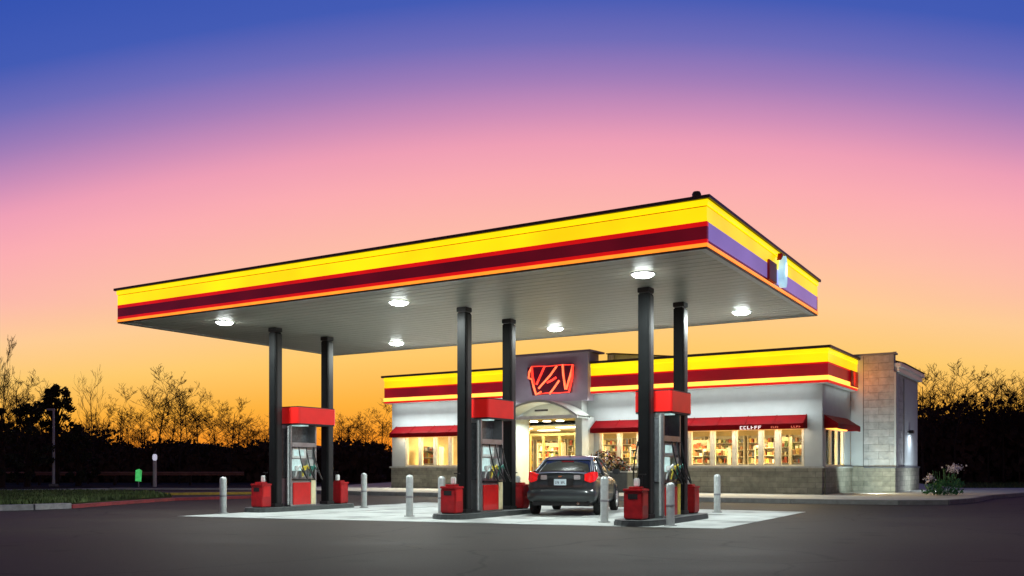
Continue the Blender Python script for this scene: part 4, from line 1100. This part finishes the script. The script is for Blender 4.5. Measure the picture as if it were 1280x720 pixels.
# leafy dark tree at left
def leaf_cloud(mb, centres, n, size, rnd):
    for k in range(n):
        c, r = rnd.choice(centres)
        v = Vector((rnd.gauss(0, 1), rnd.gauss(0, 1), rnd.gauss(0, .8))).normalized()*r*rnd.uniform(.3, 1.05)
        p = Vector(c)+v; n_ = Vector((rnd.gauss(0, 1), rnd.gauss(0, 1), rnd.gauss(0, 1))).normalized(); a = n_.orthogonal().normalized(); b_ = n_.cross(a); s = size*rnd.uniform(.6, 1.3)
        mb.add([p+a*s, p+b_*s*.6, p-a*s, p-b_*s*.6], [(0, 1, 2, 3)])
def leafy(px, yt, d, wpx, label, seed, n=5200, low=.2):
    x, y, h = at(px, yt, d); w_ = wpx/F*d/2; rnd = random.Random(seed)
    t = thing('evergreen_tree', (x, y, 0), 0, label, 'tree', 'evergreen trees at the left edge')
    tr = MB(); tr.tube([(0, 0, 0), (.1, 0, h*.35), (-.05, .05, h*.6), (0, 0, h*.9)], [.2, .15, .1, .03], 7); mk('trunk', tr, 'bark', t)
    cs = []
    for k in range(46):
        zz = rnd.uniform(low, .97); f = math.sin(min(1, (1.05-zz)/.55)*math.pi/2)
        cs.append(((rnd.uniform(-1, 1)*w_*f*.8, rnd.uniform(-1, 1)*w_*f*.6, h*zz), rnd.uniform(.35, .8)*w_*.27))
    bl = MB()
    for c, r in cs: bl.tube([(0, 0, c[2]*.7), (c[0]*.6, c[1]*.6, c[2]*.9), c], [.05, .035, .012], 4, 0, False)
    mk('limbs', bl, 'bark', t)
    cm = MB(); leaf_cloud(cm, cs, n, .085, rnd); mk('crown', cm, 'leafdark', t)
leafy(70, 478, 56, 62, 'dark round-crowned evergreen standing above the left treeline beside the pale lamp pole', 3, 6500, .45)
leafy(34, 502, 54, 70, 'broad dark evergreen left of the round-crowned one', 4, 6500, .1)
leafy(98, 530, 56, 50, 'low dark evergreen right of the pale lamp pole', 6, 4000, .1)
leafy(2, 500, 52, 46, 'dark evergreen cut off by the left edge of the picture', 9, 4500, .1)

# far woodland masses
def mass(name, x0_, x1_, d0, d1, hfun, n, seed, label, sap=1.28, dens=7):
    rnd = random.Random(seed); mb = MB()
    for k in range(n):
        x = rnd.uniform(x0_, x1_); y = rnd.uniform(d0, d1); h = hfun(x)
        z = h*(rnd.random()**.75)*rnd.uniform(.8, 1.08); s = rnd.uniform(.12, .42)*(1.25 if z < h*.7 else .6)
        n_ = Vector((rnd.gauss(0, .6), -1+rnd.gauss(0, .5), rnd.gauss(0, .6))).normalized(); a = n_.orthogonal().normalized(); b_ = n_.cross(a)
        q = rnd.uniform(0, 3.14); a, b_ = a*math.cos(q)+b_*math.sin(q), b_*math.cos(q)-a*math.sin(q)
        mb.add([(x+a.x*s, y+a.y*s, z+a.z*s), (x+b_.x*s*.6, y+b_.y*s*.6, z+b_.z*s*.6), (x-a.x*s, y-a.y*s, z-a.z*s), (x-b_.x*s*.6, y-b_.y*s*.6, z-b_.z*s*.6)], [(0, 1, 2, 3)])
    for k in range(int((x1_-x0_)*dens)):   # thin saplings standing up out of the brush
        x = rnd.uniform(x0_, x1_); y = rnd.uniform(d0, d1); h = hfun(x)*rnd.uniform(.9, sap); p = Vector((x, y, 0))
        top = Vector((x+rnd.gauss(0, .3), y, h)); mb.tube([p, (p+top)/2, top], [.05, .035, .01], 3, 0, False)
        for j in range(7):
            f = rnd.uniform(.5, .98); b0_ = p.lerp(top, f); mb.tube([b0_, b0_+Vector((rnd.gauss(0, .4), 0, rnd.uniform(.2, .7)))], [.018, .006], 3, 0, False)
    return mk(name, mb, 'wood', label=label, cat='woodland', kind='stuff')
mass('woodland', -68, -10, 68, 78, lambda x: 2.75+.35*math.sin(x*.9)+.25*math.sin(x*2.3+1)+(1.2 if x < -33 else 0), 50000, 41, 'dark mass of brush along the left horizon')
mass('far_woodland', 26, 62, 62, 72, lambda x: 5.5+.3*math.sin(x*.8)+.3*math.sin(x*1.9), 36000, 42, 'dark mass of brush right of the store', 1.14, 4)
# solid hummock behind brush so that no sky shows low down (a wooded rise)
hm = MB()
for (xa, xb, yy, hh) in ((-110, -6, 84, 3.2), (27, 95, 78, 4.9)):
    n = 40; vs = []
    for i in range(n+1):
        x = xa+(xb-xa)*i/n; e = min(1, min(i, n-i)/3); h = hh*e+.3*math.sin(i*1.7)*e
        vs += [(x, yy-4, 0), (x, yy, h*.8), (x, yy+4, h), (x, yy+16, 0)]
    hm.add(vs, [(i*4+j, (i+1)*4+j, (i+1)*4+j+1, i*4+j+1) for i in range(n) for j in range(3)], 0, True)
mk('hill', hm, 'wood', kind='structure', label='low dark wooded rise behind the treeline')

# ------------------------------------------------------------------ left roadside furniture
x, y = (67-640)/F*55, 55
lp = thing('lamp_pole', (x, y, 0), 0, 'thin pale pole standing in front of the left treeline', 'pole')
mk('pole', MB().tube([(0, 0, 0), (0, 0, 4.6)], .085, 10, 0, True, .06), 'polewhite', lp)
mk('pole_base', MB().box(-.2, .2, -.2, .2, 0, .15, 0, .02), 'kerbc', lp)
mk('lamp_head', MB().box(-.42, .06, -.1, .1, 4.56, 4.68, 0, .03), 'polewhite', lp)
x, y = (173-640)/F*54, 54
gs_ = thing('green_sign', (x, y, 0), 0, 'small bright green sign on a short post by the far kerb', 'sign')
mk('post', MB().tube([(0, .03, 0), (0, .03, 1.0)], .03, 8), 'polewhite', gs_)
mk('sign_face', MB().prismy([(-.18, .34), (.16, .30), (.2, .95), (.05, 1.05), (-.16, .98)], -.02, .02), 'greensign', gs_)
x, y = (193.5-640)/F*54, 54
pl_ = thing('path_lamp', (x, y, 0), 0, 'short grey post with a white lamp head right of the green sign', 'lamp')
mk('post', MB().tube([(0, 0, 0), (0, 0, 1.55)], .11, 10), 'galv', pl_)
mk('lamp_head', MB().lathe((0, 0), [(.08, 1.552), (.13, 1.64), (.13, 1.82), (.08, 1.92), (0, 1.93)], 14), 'lampglow', pl_)
mk('finial', MB().tube([(0, 0, 1.93), (.12, 0, 2.25)], .06, 6, 0, True, .03), 'black', pl_)
gr = thing('guard_rail', (0, 0, 0), 0, 'long weathered guard rail along the road in front of the left trees', 'guard rail')
rb = MB()
xa, xb = -45, -17.0
rb.prismx([(58.0, .62), (57.95, .68), (58.0, .74), (57.95, .80), (58.0, .86), (58.03, .86), (57.98, .80), (58.03, .74), (57.98, .68), (58.03, .62)], xa, xb)
mk('rail', rb, 'rail', gr)
k = 0
xx = xa+.5
while xx < xb:
    mk('post', MB().box(xx, xx+.12, 58.035, 58.16, 0, .84), 'bark', gr); xx += 2.4
